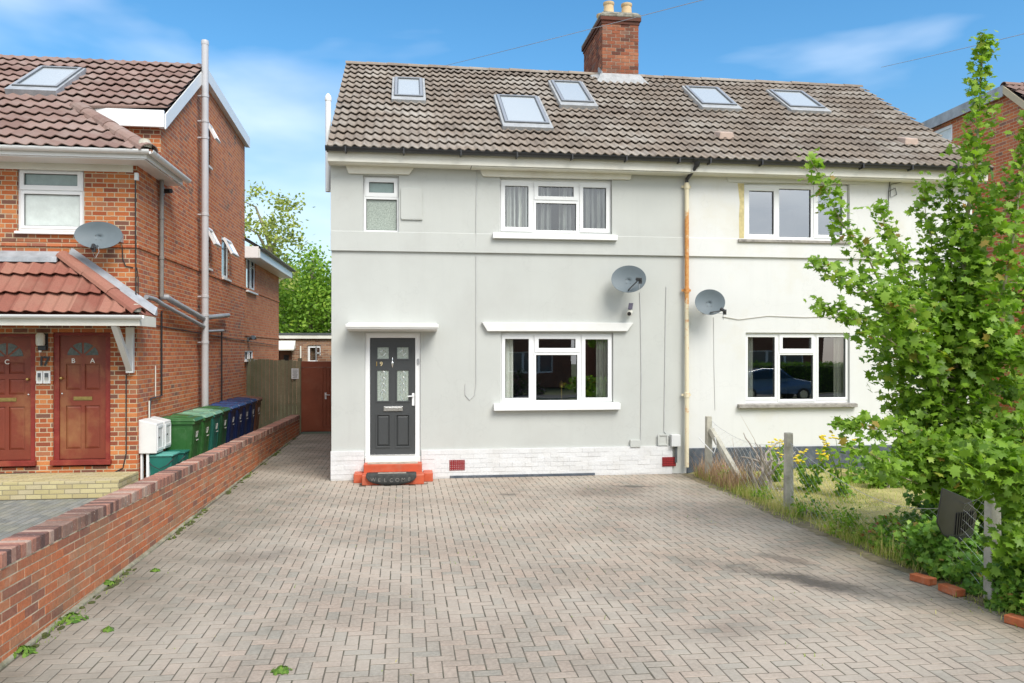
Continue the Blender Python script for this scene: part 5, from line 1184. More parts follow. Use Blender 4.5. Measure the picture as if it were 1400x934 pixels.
while y < 6.5:
    L = random.uniform(.5, 1.4); w = random.uniform(.015, .05)*(1 if y < -3 else .6); b.hexa([(XW-.02, y, -.02), (XW+w, y, -.02), (XW+w*random.uniform(.6, 1.2), y+L, -.02), (XW-.02, y+L, -.02), (XW-.02, y, .035), (XW+w-.01, y, .012), (XW+w-.01, y+L, .012), (XW-.02, y+L, .035)]); y += L-.002
b.build('footing', mat('mossy_footing', (.27, .25, .18), .95, .3, 9, .8, 40, dirt=(.08, .09, .03), dirt_amt=.85, dscale=6), W, bevel=.004)
# ---------------------------------------------------------------- timber fence and gate behind
FEN = rnd_mat('weathered_board', [(0, (.12, .115, .075)), (.4, (.20, .185, .12)), (.8, (.31, .285, .18)), (1, (.40, .34, .22))], .9, 30, .5, (.07, .085, .04), .6, 1.1, .6)
F = thing('timber_fence', 'weathered close-board fence between the brick flank and the brown gate', 'fence', (-2.3, 8.2, 0))
fx0, fy0, fx1, fy1 = X17+.01, 8.62, XW+.02, 8.02
b = MB(); n_ = 14
for i in range(n_):
    t0, t1 = i/n_, (i+1)/n_-.006; e = random.uniform(-.012, .012); top = 1.98+random.uniform(-.015, .015)-(.05*(i/n_))
    a0, a1 = fx0+(fx1-fx0)*t0, fx0+(fx1-fx0)*t1; c0, c1 = fy0+(fy1-fy0)*t0, fy0+(fy1-fy0)*t1
    b.hexa([(a0, c0-.012+e*.3, .02), (a1, c1-.002, .02), (a1, c1+.01, .02), (a0, c0+.006, .02), (a0, c0-.012+e*.3, top), (a1, c1-.002, top), (a1, c1+.01, top), (a0, c0+.006, top)], min(1, max(0, .25+.55*(i/n_)**2+random.uniform(-.15, .15))))
b.build('board', FEN, F, attr=True)
b = MB(); b.box(XW-.06, XW+.04, 8.04, 8.14, 0, 2.0, .5); b.build('post', FEN, F, attr=True)
b = MB(); sx, sz_ = PY(403.5, 511, 8.0); b.box(sx-.10, sx+.10, 8.035, 8.04, sz_-.14, sz_+.14); so = b.build('notice', mat('notice_paper', (.66, .68, .68), .5, .05), thing('notice', 'small white notice of tiny print pinned to the fence beside the gate', 'notice', (sx, 8.03, sz_)))
b = MB()
for k, (w_, z_) in enumerate(((.07, .10), (.075, .07), (.06, .045), (.07, .02), (.05, -.005), (.07, -.03), (.065, -.055), (.05, -.08), (.07, -.105))): b.box(sx-w_, sx+w_*random.uniform(.5, 1), 8.0335, 8.0348, sz_+z_-.004, sz_+z_+.004)
b.build('print_lines', DGREYP, so)
GTM = mat('brown_gate_paint', (.235, .062, .028), .5, .12, 3, .3, 40, dirt=(.33, .13, .07), dirt_amt=.35, dscale=4)
GT = thing('side_gate', 'brown painted side gate and fixed panel between the fence and the grey house', 'gate', (-.8, 7.9, 0))
g0, g1 = XW+.045, -.03; gy = 7.93; xs_ = PY(442.5, 540, gy)[0]; gtop = PY(430, 494, gy)[1]
b = MB(); b.box(g0, g1, gy, gy+.05, .05, gtop-.16); b.build('backing', GTM, GT, bevel=.004)
b = MB(); b.box(g0-.0, g1, gy-.03, gy-.001, gtop-.155, gtop); b.build('top_rail', GTM, GT, bevel=.006)
b = MB(); b.box(g0+.04, xs_-.02, gy-.016, gy-.001, .07, gtop-.165); b.build('fixed_panel', GTM, GT, bevel=.006)
b = MB(); b.box(xs_, g1-.01, gy-.022, gy-.001, .06, .22); b.box(xs_, xs_+.07, gy-.022, gy-.001, .222, gtop-.17)
for k in range(4):
    xa = xs_+.075+k*.085; b.box(xa, min(xa+.078, g1-.005), gy-.014, gy-.001, .222, gtop-.17)
lf = b.build('gate_leaf', GTM, GT, bevel=.004)
b = MB(); hx, hz = PY(445, 541, gy)[0], PY(445, 541, gy)[1]; b.box(hx-.015, hx+.03, gy-.035, gy-.0225, hz-.09, hz+.08); b.tube([(hx+.01, gy-.035, hz+.02), (hx+.01, gy-.07, hz+.02), (hx+.12, gy-.07, hz+.02)], .011, 8); b.build('handle', WHITE, lf)
# ---------------------------------------------------------------- outbuilding at the back
O_ = thing('outbuilding', 'low brown brick outbuilding with a flat roof behind the gate', 'outbuilding', (-2, 20, 0)); YO = 20.0; TO = FRONT(YO)
BRO = brick_mat('brown_brick', [(.26, .13, .075), (.32, .17, .10), (.22, .11, .07), (.36, .20, .12), (.28, .16, .11)], (.40, .34, .25), joint=.012, dirt=.2)
ow = RY((420.5, 472, 438.5, 495), YO); od = RY((381, 475, 399, 540), YO)
b = MB(); b.plate(-9, 4, 0, 2.78, 0, .22, [ow, od], TO, back=False); b.box(-9, 4, YO+.23, YO+6, 0, 2.7); b.build('wall', BRO, O_)
b = MB(); b.box(-9.1, 4.1, YO-.12, YO-.09, 2.70, 2.84); b.build('fascia', TRIMW, O_)
b = MB(); b.box(-9.1, 4.1, YO-.14, YO+6.1, 2.845, 2.93); b.build('flat_roof', DGREYP, O_)
window(O_, TO, YO, (420.5, 472, 438.5, 495), [((423.5, 475.5, 431, 493), None), ((432.8, 475.5, 437, 482), None), ((432.8, 484, 437, 493), None)])
b = MB(); b.box(od[0]+.01, od[1]-.01, YO+.06, YO+.12, 0, od[3]-.01); b.build('door', mat('brown_door', (.15, .06, .035), .5), O_)
b = MB(); xx, zz = PY(391, 489, YO); b.box(xx-.1, xx+.1, YO+.045, YO+.0595, zz-.22, zz+.1); b.build('door_light', BLACKP, O_)
b = MB(); c0 = RY((378, 468, 401.5, 479), YO-.6); b.hexa([(c0[0], YO-.6, c0[2]), (c0[1], YO-.6, c0[2]), (c0[1], YO-.001, c0[2]+.1), (c0[0], YO-.001, c0[2]+.1), (c0[0], YO-.6, c0[2]+.05), (c0[1], YO-.6, c0[2]+.05), (c0[1], YO-.001, c0[3]+.1), (c0[0], YO-.001, c0[3]+.1)]); b.build('porch_hood', TRIMW, O_)
b = MB(); b.tube([(PY(411, 480, YO)[0], YO-.03, .3), (PY(411, 480, YO)[0], YO-.03, 2.4)], .03, 8); b.build('pipe', TRIMW, O_)
b = MB(); x5, z5 = PY(443, 488, 12); b.box(x5-.2, x5+.2, 12, 12.3, 0, 2.05, .3)
tag(b.build('brick_pier', BRO, org=(x5, 12, 0)), 'brown brick pier just behind the brown gate, against the grey house corner', 'pier')

# ================================================================== vegetation
MAPLE = [(0, -.50), (.10, -.28), (.42, -.36), (.36, -.08), (.56, .12), (.30, .16), (.26, .30), (.10, .26), (0, .62), (-.10, .26), (-.26, .30), (-.30, .16), (-.56, .12), (-.36, -.08), (-.42, -.36), (-.10, -.28)]
OVAL = [(0, -.5), (.22, -.25), (.26, .05), (.12, .35), (0, .55), (-.12, .35), (-.26, .05), (-.22, -.25)]
DIAM = [(0, -.5), (.34, 0), (0, .55), (-.34, 0)]
def leaf_mesh(name, m, parent, C_, Nn, S, rnd, tpl=MAPLE, fold=.25, org=None):
    C_ = np.asarray(C_, float); Nn = np.asarray(Nn, float); Nn /= np.linalg.norm(Nn, axis=1)[:, None]+1e-9
    n = len(C_); k = len(tpl); tp = np.array([(0, 0)] + list(tpl), float); K = k+1
    a = RNG.normal(size=(n, 3)); U = np.cross(Nn, a); U /= np.linalg.norm(U, axis=1)[:, None]+1e-9; V = np.cross(Nn, U)
    zz = -fold*(np.abs(tp[:, 0])**1.3) - .22*np.clip(tp[:, 1], 0, 1)**2 + .04
    P = C_[:, None, :] + S[:, None, None]*(U[:, None, :]*tp[None, :, 0:1] + V[:, None, :]*tp[None, :, 1:2] + Nn[:, None, :]*zz[None, :, None])
    base = (np.arange(n)*K)[:, None, None]; f = np.array([(0, 1+i, 1+(i+1) % k) for i in range(k)])[None]
    F_ = (base+f).reshape(-1, 3)
    o0 = np.array(org if org is not None else (ORG[parent.name] if parent is not None else (0, 0, 0)), float)
    me = bpy.data.meshes.new(name); V_ = (P.reshape(-1, 3)-o0).astype(np.float32)
    me.vertices.add(len(V_)); me.vertices.foreach_set('co', V_.ravel())
    me.loops.add(len(F_)*3); me.loops.foreach_set('vertex_index', F_.astype(np.int32).ravel())
    me.polygons.add(len(F_)); me.polygons.foreach_set('loop_start', (np.arange(len(F_))*3).astype(np.int32)); me.polygons.foreach_set('loop_total', np.full(len(F_), 3, np.int32))
    at = me.attributes.new('rnd', 'FLOAT', 'FACE'); at.data.foreach_set('value', np.repeat(rnd, k).astype(np.float32))
    me.materials.append(m); me.update(); me.validate()
    o = bpy.data.objects.new(name, me); COL.objects.link(o)
    if parent is not None: o.parent = parent; ORG[o.name] = ORG[parent.name]
    else: o.location = tuple(o0); ORG[o.name] = Vector(tuple(o0))
    return o
LEAFM = rnd_mat('maple_leaf', [(0, (.10, .19, .02)), (.35, (.20, .35, .033)), (.7, (.28, .44, .045)), (.9, (.40, .52, .075)), (.965, (.30, .30, .05)), (1, (.36, .20, .05))], .45, 0, 0, bump=0, spec=.35, trans=.42)
LEAFB = rnd_mat('bramble_leaf', [(0, (.08, .18, .022)), (.5, (.15, .31, .035)), (.85, (.27, .42, .05)), (.93, (.28, .28, .05)), (1, (.33, .12, .05))], .5, 0, 0, bump=0, spec=.4, trans=.3)
LEAFD = rnd_mat('garden_tree_leaf', [(0, (.09, .18, .02)), (.5, (.20, .36, .035)), (1, (.36, .50, .06))], .6, 0, 0, bump=0, spec=.3, trans=.35)
LEAFP = rnd_mat('pale_tree_leaf', [(0, (.20, .26, .05)), (.5, (.32, .38, .08)), (1, (.44, .48, .13))], .6, 0, 0, bump=0, spec=.3, trans=.3)
GRASSM = rnd_mat('dry_grass', [(0, (.15, .27, .035)), (.42, (.33, .42, .075)), (.65, (.55, .50, .19)), (1, (.68, .56, .30))], .8, 0, 0, bump=0, spec=.2, trans=.3)
def px3(px, py, Y): x, z = PY(px, py, Y); return np.array((x, Y, z))
def polyline(P, n):
    P = np.array(P, float); d = np.r_[0, np.cumsum(np.linalg.norm(np.diff(P, axis=0), axis=1))]; t = np.linspace(0, d[-1], n)
    return np.stack([np.interp(t, d, P[:, i]) for i in range(3)], 1), d[-1]
# --- young maple in the right front garden
YT = -5.7
tr = thing('maple_tree', 'young green maple tree with a pale trunk growing in the right front garden', 'tree', (px3(1290, 700, YT)[0], YT, 0))
limbs = [  # (points px,py,dY), start radius, leaf cloud radius, density
 ([(1290, 752, 0), (1293, 690, 0), (1297, 600, 0), (1302, 540, .02), (1310, 470, .05), (1318, 380, .1), (1326, 290, .1), (1336, 190, .05), (1346, 50, 0)], .058, .30, 1500),
 ([(1299, 640, 0), (1322, 626, -.15), (1348, 602, -.3), (1388, 590, -.5), (1440, 575, -.6)], .045, .33, 600),
 ([(1300, 590, 0), (1268, 480, -.2), (1205, 385, -.35), (1152, 305, -.45), (1104, 212, -.5)], .022, .25, 900),
 ([(1245, 450, -.3), (1185, 400, -.5), (1108, 360, -.6)], .012, .17, 330),
 ([(1285, 520, -.1), (1200, 452, -.4), (1118, 420, -.55)], .014, .18, 460),
 ([(1293, 620, -.1), (1225, 590, -.4), (1140, 582, -.6)], .013, .17, 480),
 ([(1298, 560, .1), (1255, 420, .3), (1218, 330, .4), (1203, 285, .45)], .016, .22, 620),
 ([(1305, 520, .1), (1280, 380, .35), (1266, 300, .45), (1262, 248, .5)], .016, .20, 620),
 ([(1308, 500, .1), (1302, 350, .2), (1297, 280, .25), (1293, 240, .25)], .014, .18, 500),
 ([(1304, 560, 0), (1352, 470, -.2), (1376, 380, -.3), (1392, 280, -.35), (1412, 150, -.4)], .026, .28, 1050),
 ([(1310, 540, 0), (1370, 440, .1), (1420, 370, .2), (1470, 330, .3)], .024, .28, 750),
 ([(1320, 520, 0), (1380, 490, -.4), (1445, 470, -.6)], .02, .28, 550),
 ([(1294, 680, -.1), (1240, 655, -.5), (1180, 612, -.9), (1150, 610, -1.0)], .012, .14, 260),
 ([(1310, 450, .1), (1345, 330, .2), (1362, 260, .2)], .015, .22, 520),
 ([(1293, 650, .1), (1250, 560, .5), (1215, 500, .7), (1190, 440, .8)], .015, .24, 600),
 ([(1300, 610, .1), (1360, 540, .5), (1420, 520, .7)], .018, .35, 620),
 ([(1294, 700, 0), (1335, 660, -.3), (1400, 640, -.5)], .016, .30, 500),
 ([(1294, 690, -.05), (1270, 640, -.3), (1235, 610, -.5)], .012, .25, 420),
]
b = MB(); CC, NN, SS = [], [], []
for pts, r0, lr, dens in limbs:
    P3 = [px3(px, py, YT+d) for px, py, d in pts]
    if pts[0][1] == 752: P3[0][2] = -.05
    Q, L = polyline(P3, max(6, len(pts)*3)); Q[1:-1] += RNG.normal(scale=.012, size=Q[1:-1].shape)
    n = len(Q); b.tube([tuple(q) for q in Q], [max(.004, r0*(1-.88*(i/(n-1))**.8)) for i in range(n)], 8)
    trunk = pts[0][1] == 752
    m = int(dens*.78); t = RNG.random(m)**.85
    if trunk: t = .40+.60*t
    idx = t*(n-1); i0 = np.minimum(idx.astype(int), n-2); c = Q[i0]+(Q[i0+1]-Q[i0])*(idx-i0)[:, None]
    env = lr*1.08*np.clip(np.sqrt(np.clip(1.02-t, 0, 1))*1.15, .12, 1)*np.clip(.35+t*1.6, 0, 1)
    # shoots: leaves cluster round short side twigs
    tw = 26 if L > 1.5 else 16; tid = (t*tw).astype(int); off = RNG.normal(size=(tw+1, 6, 3)); off /= np.linalg.norm(off, axis=2)[:, :, None]; off[:, :, 2] = np.abs(off[:, :, 2])*.7
    sub = RNG.integers(0, 6, m); ext = RNG.random(m)**.6
    c = c + off[tid, sub]*(env*ext)[:, None] + RNG.normal(size=(m, 3))*(.035+env*.18)[:, None]
    CC.append(c); nr = RNG.normal(size=(m, 3))*.65+np.array((-.05, -.45, .85)); NN.append(nr); SS.append(RNG.uniform(.042, .125, m)*np.clip(1.35-.55*t, .6, 1.2))
    for k in range(0, tw, 2):
        q = Q[min(n-1, int((k+.5)/tw*(n-1)))]
        if trunk and k/tw < .4: continue
        e = q+off[k, 0]*lr*.8*(1-.6*k/tw); b.tube([tuple(q), tuple((q+e)/2+np.array((0, 0, .02))), tuple(e)], [.006, .004, .002], 4, caps=False)
b.build('trunk', BARK, tr, smooth=True)
for (px, py, dY, rx, ry, rz, m) in ((1300, 500, .1, .62, .55, 1.05, 1500), (1375, 480, 0, .75, .6, 1.3, 1500), (1330, 380, .1, .42, .4, .9, 450), (1385, 640, -.3, .55, .5, .50, 1900), (1270, 610, 0, .38, .5, .5, 700), (1235, 470, .1, .38, .4, .6, 450), (1310, 640, -.5, .38, .35, .28, 900), (1385, 655, -2.15, .22, .14, .20, 330), (1346, 632, -2.1, .20, .14, .10, 200), (1385, 745, -2.15, .12, .1, .16, 130)):
    c0 = px3(px, py, YT+dY); K = 60; cl = RNG.normal(size=(K, 3)); cl /= np.linalg.norm(cl, axis=1)[:, None]; cl *= RNG.random((K, 1))**.45
    c = cl[RNG.integers(0, K, m)]*np.array((rx, ry, rz)) + RNG.normal(size=(m, 3))*.085 + c0
    CC.append(c); NN.append(RNG.normal(size=(m, 3))*.6+np.array((-.05, -.45, .85))); SS.append(RNG.uniform(.05, .13, m))
C_ = np.concatenate(CC); ok = C_[:, 2] > .25; C_ = C_[ok]; S_ = np.concatenate(SS)[ok]
rn = np.clip(RNG.normal(.42, .2, len(C_))+.12*(C_[:, 2]-2.5)/2, 0, .93); y_ = RNG.random(len(C_)) < .022; rn[y_] = RNG.uniform(.93, 1, y_.sum())
leaf_mesh('crown', LEAFM, tr, C_, np.concatenate(NN)[ok], S_, rn)
# --- bushes along the drive edge
def bush(name, label, cat, c0, rad, m, size, mt=LEAFB, tpl=MAPLE, K=70, group=None, mean=.42, clip=None, stems=6):
    t = thing(name, label, cat, (c0[0], c0[1], 0), group)
    cl = RNG.normal(size=(K, 3)); cl /= np.linalg.norm(cl, axis=1)[:, None]; cl *= RNG.random((K, 1))**.35; cl[:, 2] = np.abs(cl[:, 2])
    c = cl[RNG.integers(0, K, m)]*np.array(rad) + RNG.normal(size=(m, 3))*.055*size/.07 + np.array((c0[0], c0[1], 0.02)); c[:, 2] = np.abs(c[:, 2]) + .01
    if clip is not None: c = c[c[:, 0] > clip + RNG.normal(size=len(c))*.05]
    rn = np.clip(RNG.normal(mean, .22, len(c)), 0, 1)
    leaf_mesh('foliage', mt, t, c, RNG.normal(size=(len(c), 3))*.6+np.array((-.1, -.4, .8)), RNG.uniform(size*.7, size*1.3, len(c)), rn, tpl)
    b = MB()
    for k in range(stems):
        e = cl[k]*np.array(rad)*.9+np.array((c0[0], c0[1], 0)); s0 = np.array((c0[0]+random.uniform(-.1, .1), c0[1]+random.uniform(-.1, .1), -.03)); b.tube([tuple(s0), tuple((s0+e)/2+np.array((0, 0, .1))), tuple(e)], [.012, .008, .004], 5)
    b.build('stem', DEAD, t); return t
g_ = 'green bushes spilling over the drive edge'
bush('maple_bush', 'low green bush behind the two loose red bricks at the drive edge', 'bush', (6.52, -6.85), (.45, .75, .50), 3600, .062, clip=6.17, group=g_)
bush('maple_bush', 'tall green bush around the concrete post at the right edge of the photo', 'bush', (6.66, -7.95), (.55, .62, 1.02), 6500, .066, clip=6.2, group=g_)
bush('bramble', 'bramble with orange tinged leaves at the bottom right corner beside the drive', 'bramble', (6.36, -8.15), (.30, .50, .34), 1700, .058, mean=.62, clip=6.15, group=g_)
bush('bramble', 'pale green low bramble at the edge left of the black plastic sheet', 'bramble', (6.6, -5.75), (.36, .50, .30), 1200, .055, mean=.66, clip=6.25, group=g_)
bush('garden_shrub', 'dark leafy shrub filling the corner behind the maple trunk', 'shrub', (8.1, -5.2), (.9, .8, 1.15), 3600, .085, mean=.25, group=g_)
x_, y_ = PZ(1195, 665, 0); bush('sapling', 'small dark green maple seedling in the grass left of the tree', 'seedling', (x_, y_-.3), (.32, .25, .45), 420, .07, LEAFM, mean=.3, K=14, stems=4)
x_, y_ = PZ(1220, 640, 0); bush('garden_shrub', 'low shrub by the dark plinth of the white house', 'shrub', (9.3, -1.3), (.8, .4, .45), 900, .07, mean=.35)
gw = 'green weeds along the drive edge'
for k, (y_, s_, lab) in enumerate(((-4.9, .30, 'leafy weed clump at the drive edge just left of the green bushes'), (-4.0, .24, 'weed clump at the drive edge near the middle concrete post'), (-2.7, .16, 'small green weed clump at the base of the dead shrub'), (-1.3, .2, 'green weed clump by the foot of the braced post'))):
    bush('weed_clump', lab, 'weed', (6.42+.05*k % .1, y_), (s_*.8, s_*1.3, s_), int(900*s_), .05, MATS['garden_tree_leaf'], OVAL, K=18, group=gw, mean=.45, stems=3)
# --- ragworts with yellow heads
YEL = mat('ragwort_yellow', (.75, .58, .02), .7, .1, 9)
def ragwort(label, x, y, h, n=26):
    t = thing('ragwort', label, 'flowering plant', (x, y, 0), 'yellow ragworts by the mesh fence'); b = MB(); f = MB(); C1 = []
    for k in range(6):
        a = random.random()*6.28; e = (x+math.cos(a)*h*.32, y+math.sin(a)*h*.25, h*random.uniform(.7, 1.0)); m_ = ((x+e[0])/2, (y+e[1])/2, e[2]*.55)
        b.tube([(x, y, 0), m_, e], [.008, .006, .003], 5)
        for q in range(int(n/2)): s = random.random(); C1.append((x+(e[0]-x)*s+random.gauss(0, .05), y+(e[1]-y)*s+random.gauss(0, .05), max(.02, e[2]*s*.85+random.gauss(0, .04))))
        for q in range(int(n/9)+1): f = MB(); f.blob((e[0]+random.gauss(0, .04), e[1]+random.gauss(0, .04), e[2]+random.gauss(0, .018)), (.028, .028, .013), 8, 4); f.build('flower_head', YEL, t)
    b.build('stem', mat('green_stem', (.14, .22, .05), .7), t)
    leaf_mesh('foliage', LEAFD, t, C1, RNG.normal(size=(len(C1), 3))+np.array((0, -.3, .6)), RNG.uniform(.07, .13, len(C1)), np.clip(RNG.normal(.6, .2, len(C1)), 0, 1), OVAL)
x_, _ = PY(1093, 600, -1.2); ragwort('tall yellow ragwort rising beside the second concrete post', x_, -2.6, .98, 40)
if True: ragwort('yellow ragwort with an orange tinged head right of the second post', PY(1108, 600, -2.2)[0], -2.2, .66, 60)
ragwort('leafy ragwort behind the mesh, left of the second concrete post', PY(1062, 600, -1.4)[0], -1.4, .72, 34)
# --- dead stump of a shrub
xs_, ys_ = PZ(1043, 672, 0); DS = thing('dead_shrub', 'dead grey woody shrub stump with broken branches beside the mesh fence', 'shrub', (xs_, ys_, 0)); b = MB(); rr = random.Random(4)
def br(p, d, L, r, lev):
    pts = [p]; rad = [r]; q = Vector(p); dd = Vector(d)
    for i in range(4):
        dd = (dd + Vector((rr.gauss(0, .22), rr.gauss(0, .22), rr.gauss(0, .10)))).normalized(); q = q+dd*L/4; pts.append(tuple(q)); rad.append(r*(1-.16*(i+1)))
    b.tube(pts, rad, 7)
    if lev > 0:
        for k in range(rr.choice((1, 2, 2))): br(pts[rr.choice((2, 3, 4))], (dd+Vector((rr.gauss(0, .7), rr.gauss(0, .7), rr.gauss(.1, .3)))).normalized(), L*rr.uniform(.35, .65), r*.5, lev-1)
for k in range(14): br((xs_+rr.gauss(0, .07), ys_+rr.gauss(0, .06), -.03), (rr.gauss(0, .28), rr.gauss(0, .25), 1), rr.uniform(.3, .72), rr.uniform(.032, .056), 1)
for k in range(10): br((xs_+rr.gauss(0, .12), ys_+rr.gauss(0, .1), .03), (rr.gauss(0, 1), rr.gauss(0, 1), .25), rr.uniform(.15, .35), .02, 1)
b.build('wood', DEAD, DS, smooth=True)
# --- concrete posts and chain link
def post(label, x, y, h, strut=None):
    P_ = thing('concrete_post', label, 'post', (x, y, 0), 'concrete posts of the mesh fence'); b = MB(); s = .055
    b.hexa([(x-s, y-s, -.05), (x+s, y-s, -.05), (x+s, y+s, -.05), (x-s, y+s, -.05), (x-s*.85, y-s*.85, h-.02), (x+s*.85, y-s*.85, h-.02), (x+s*.85, y+s*.85, h-.02), (x-s*.85, y+s*.85, h-.02)])
    b.build('shaft', CONC, P_, bevel=.012)
    if strut:
        c = MB(); M = [(x+.03, y-.02, h*.72)]; a = Vector((x+.02, y-.05, h*.78)); e = Vector(strut)
        d = (e-a).normalized(); u = d.cross(Vector((0, 0, 1))).normalized()*.045; v = d.cross(u).normalized()*.045
        c.hexa([tuple(e+q) for q in (-u-v, u-v, u+v, -u+v)]+[tuple(a+q) for q in (-u-v, u-v, u+v, -u+v)]); c.build('brace', CONC, P_, bevel=.008)
p1 = (PZ(952, 652, 0)); p2 = PZ(1078, 700, 0); xp3, zp3 = PY(1357, 660, -7.45)
post('concrete fence post with a slanting brace beside the rusty downpipe', 6.36, -.75, 1.10, (6.64, -1.55, .02))
post('middle concrete fence post with yellow flowers behind it', p2[0], p2[1], 1.10)
post('concrete fence post half hidden by leaves at the right edge', xp3, -7.45, 1.12)
GALV = mat('galvanised_wire', (.55, .56, .56), .4, .15, 9, metal=.5)
def mesh_fence(label, A, B, h0, sag, lean=0.0):
    A, B = Vector(A), Vector(B); L = (B-A).length; b = MB(); n = int(L/.085)
    top = lambda t: h0-sag*math.sin(math.pi*t)**.8; nrm = Vector((1, 0, 0))
    def P(t, k, n2=17):
        z = top(t)*(k/n2); return A+(B-A)*t+nrm*(lean*math.sin(math.pi*t)*(z/h0)) + Vector((0, 0, z))
    for i in range(n+1):
        pts = []
        for k in range(18):
            t = min(1, max(0, (i + (.5 if k % 2 else 0)*(1 if i % 2 else -1)*1.0 + .0)/n)); t = min(1, max(0, (i+(.5 if k % 2 else -.5)*(1 if i % 2 else -1))/n)); pts.append(tuple(P(t, k)+Vector((.004*(k % 2), 0, 0))))
        b.tube(pts, .0019, 3, caps=False)
    b.tube([tuple(P(t/20, 17)) for t in range(21)], .003, 4)
    o = b.build('wire_mesh_fence', GALV, org=tuple(A)); tag(o, label, 'wire fence', 'sagging chain link between the concrete posts'); return o
mesh_fence('sagging chain link mesh between the braced post and the middle post', (6.40, -.80, .0), (p2[0], p2[1]+.05, .0), 1.0, .22, .10)
mesh_fence('slumped chain link mesh between the middle post and the post in the leaves', (p2[0], p2[1]-.05, .0), (xp3, -7.40, .0), .95, .45, .35)
b = MB(); Y_ = -1.0; b.tube([px3(955, 598, Y_), px3(968, 612, Y_), px3(976, 620, Y_), px3(980, 608, Y_), px3(977, 598, Y_)], .008, 6); tag(b.build('loose_cable', WHITE, org=(6.5, -1, .3)), 'loose white cable curling from the braced post', 'cable')
# --- loose bricks on the edge
for px, py, yw_, lab in ((1262, 793, .35, 'loose red brick at the drive edge, the left one of the pair under the bush'), (1301, 808, .55, 'loose red brick at the drive edge, half under the leaves'), (1396, 852, .3, 'loose red brick end at the bottom right corner of the drive')):
    x, y = PZ(px, py+4, 0); Mx = Matrix.Rotation(-yw_-.9, 3, 'Z'); b = MB(); b.obox((x, y, .036), (.215, .1025, .065), Mx, .6)
    tag(b.build('loose_brick', mat('loose_brick', (.45, .13, .05), .9, .2, 12, .5, 60, dirt=(.5, .35, .25), dirt_amt=.4, dscale=9), org=(x, y, 0), bevel=.006), lab, 'brick', 'loose bricks at the drive edge')
# --- black plastic sheet among the leaves
c = px3(1309, 704, -6.95); PM = thing('plastic_tray', 'black ribbed plastic tray hanging tilted among the leaves', 'plastic tray', tuple(c)); b = MB()
out_ = [(-.26, .28), (.18, .13), (.29, -.02), (.25, -.25), (.06, -.30), (-.20, -.17), (-.30, -.04)]
Tp = lambda a, z, d: (c[0]+a*.93+.0*z, c[1]+d+a*.32-.12*z, c[2]+z)
b.prism(out_, -.008, .008, Tp); b.build('sheet', BLACKP, PM, bevel=.004)
b = MB()
for k in range(8):
    a = -.02+k*.034; b.prism([(a, -.20+k*.008), (a+.012, -.20+k*.008), (a+.012, .02), (a, .02)], -.018, -.0085, Tp)
for k in range(3): z = -.21-k*.02; b.prism([(-.15+k*.03, z+.03), (.22, z+.0), (.22, z-.008), (-.15+k*.03, z+.022)], -.016, -.0085, Tp)
b.build('rib', BLACKP, PM)
# --- garden ground and grass
b = MB(); nx, ny = 60, 90; vs = []
for j in range(ny+1):
    for i in range(nx+1):
        x = 6.24+(15-6.24)*i/nx; y = -12.5+12.45*j/ny; e = min(1, (x-6.24)/.3); vs.append((x+(random.uniform(-.04, .0) if i == 0 else 0), y, -.004+e*(.035+.025*math.sin(x*3.1)*math.cos(y*2.3)+random.uniform(-.012, .012))))
b.add(vs, [(j*(nx+1)+i, j*(nx+1)+i+1, (j+1)*(nx+1)+i+1, (j+1)*(nx+1)+i) for j in range(ny) for i in range(nx)])
structure(b.build('lawn_ground', mat('straw_soil', (.38, .34, .13), .95, .3, 3, .8, 25, dirt=(.22, .16, .09), dirt_amt=.7, dscale=1.2), smooth=True))
def grass(name, label, xr, yr, n, h, spread=.35, mean=.5, mt=GRASSM, fn=None, w=.0035):
    x = RNG.uniform(*xr, n); y = RNG.uniform(*yr, n)
    if fn is not None: k = fn(x, y) > RNG.random(n); x, y = x[k], y[k]; n = len(x)
    hh = RNG.gamma(3, h/3, n); a = RNG.random(n)*6.283; ln = RNG.random(n)*spread*hh; dx, dy = np.cos(a)*ln, np.sin(a)*ln
    px_, py_ = -np.sin(a+.6)*w, np.cos(a+.6)*w; z0 = np.full(n, .0)
    V_ = np.stack([np.stack([x-px_, y-py_, z0], 1), np.stack([x+px_, y+py_, z0], 1), np.stack([x+dx*.35+px_*.8, y+dy*.35+py_*.8, hh*.6], 1), np.stack([x+dx*.35-px_*.8, y+dy*.35-py_*.8, hh*.6], 1), np.stack([x+dx, y+dy, hh], 1)], 1).reshape(-1, 3)
    B = (np.arange(n)*5)[:, None]; me = bpy.data.meshes.new(name)
    quads = (B+np.array([0, 1, 2, 3])); tris = (B+np.array([3, 2, 4]))
    me.vertices.add(len(V_)); me.vertices.foreach_set('co', V_.astype(np.float32).ravel())
    li = np.concatenate([quads.ravel(), tris.ravel()]).astype(np.int32); me.loops.add(len(li)); me.loops.foreach_set('vertex_index', li)
    me.polygons.add(2*n); me.polygons.foreach_set('loop_start', np.concatenate([np.arange(n)*4, 4*n+np.arange(n)*3]).astype(np.int32)); me.polygons.foreach_set('loop_total', np.concatenate([np.full(n, 4), np.full(n, 3)]).astype(np.int32))
    r1_ = np.clip(RNG.normal(mean, .22, n)+.10*np.sin(x*2.1+np.cos(y*1.7)*2), 0, 1); at = me.attributes.new('rnd', 'FLOAT', 'FACE'); at.data.foreach_set('value', np.concatenate([r1_, r1_]).astype(np.float32))
    me.materials.append(mt); me.update(); o = bpy.data.objects.new(name, me); COL.objects.link(o); ORG[o.name] = Vector((0, 0, 0)); tag(o, label, 'grass', kind='stuff'); return o
grass('grass', 'short yellowing lawn grass in front of the white house', (6.3, 13), (-9.5, -.1), 100000, .042, 1.1, .52)
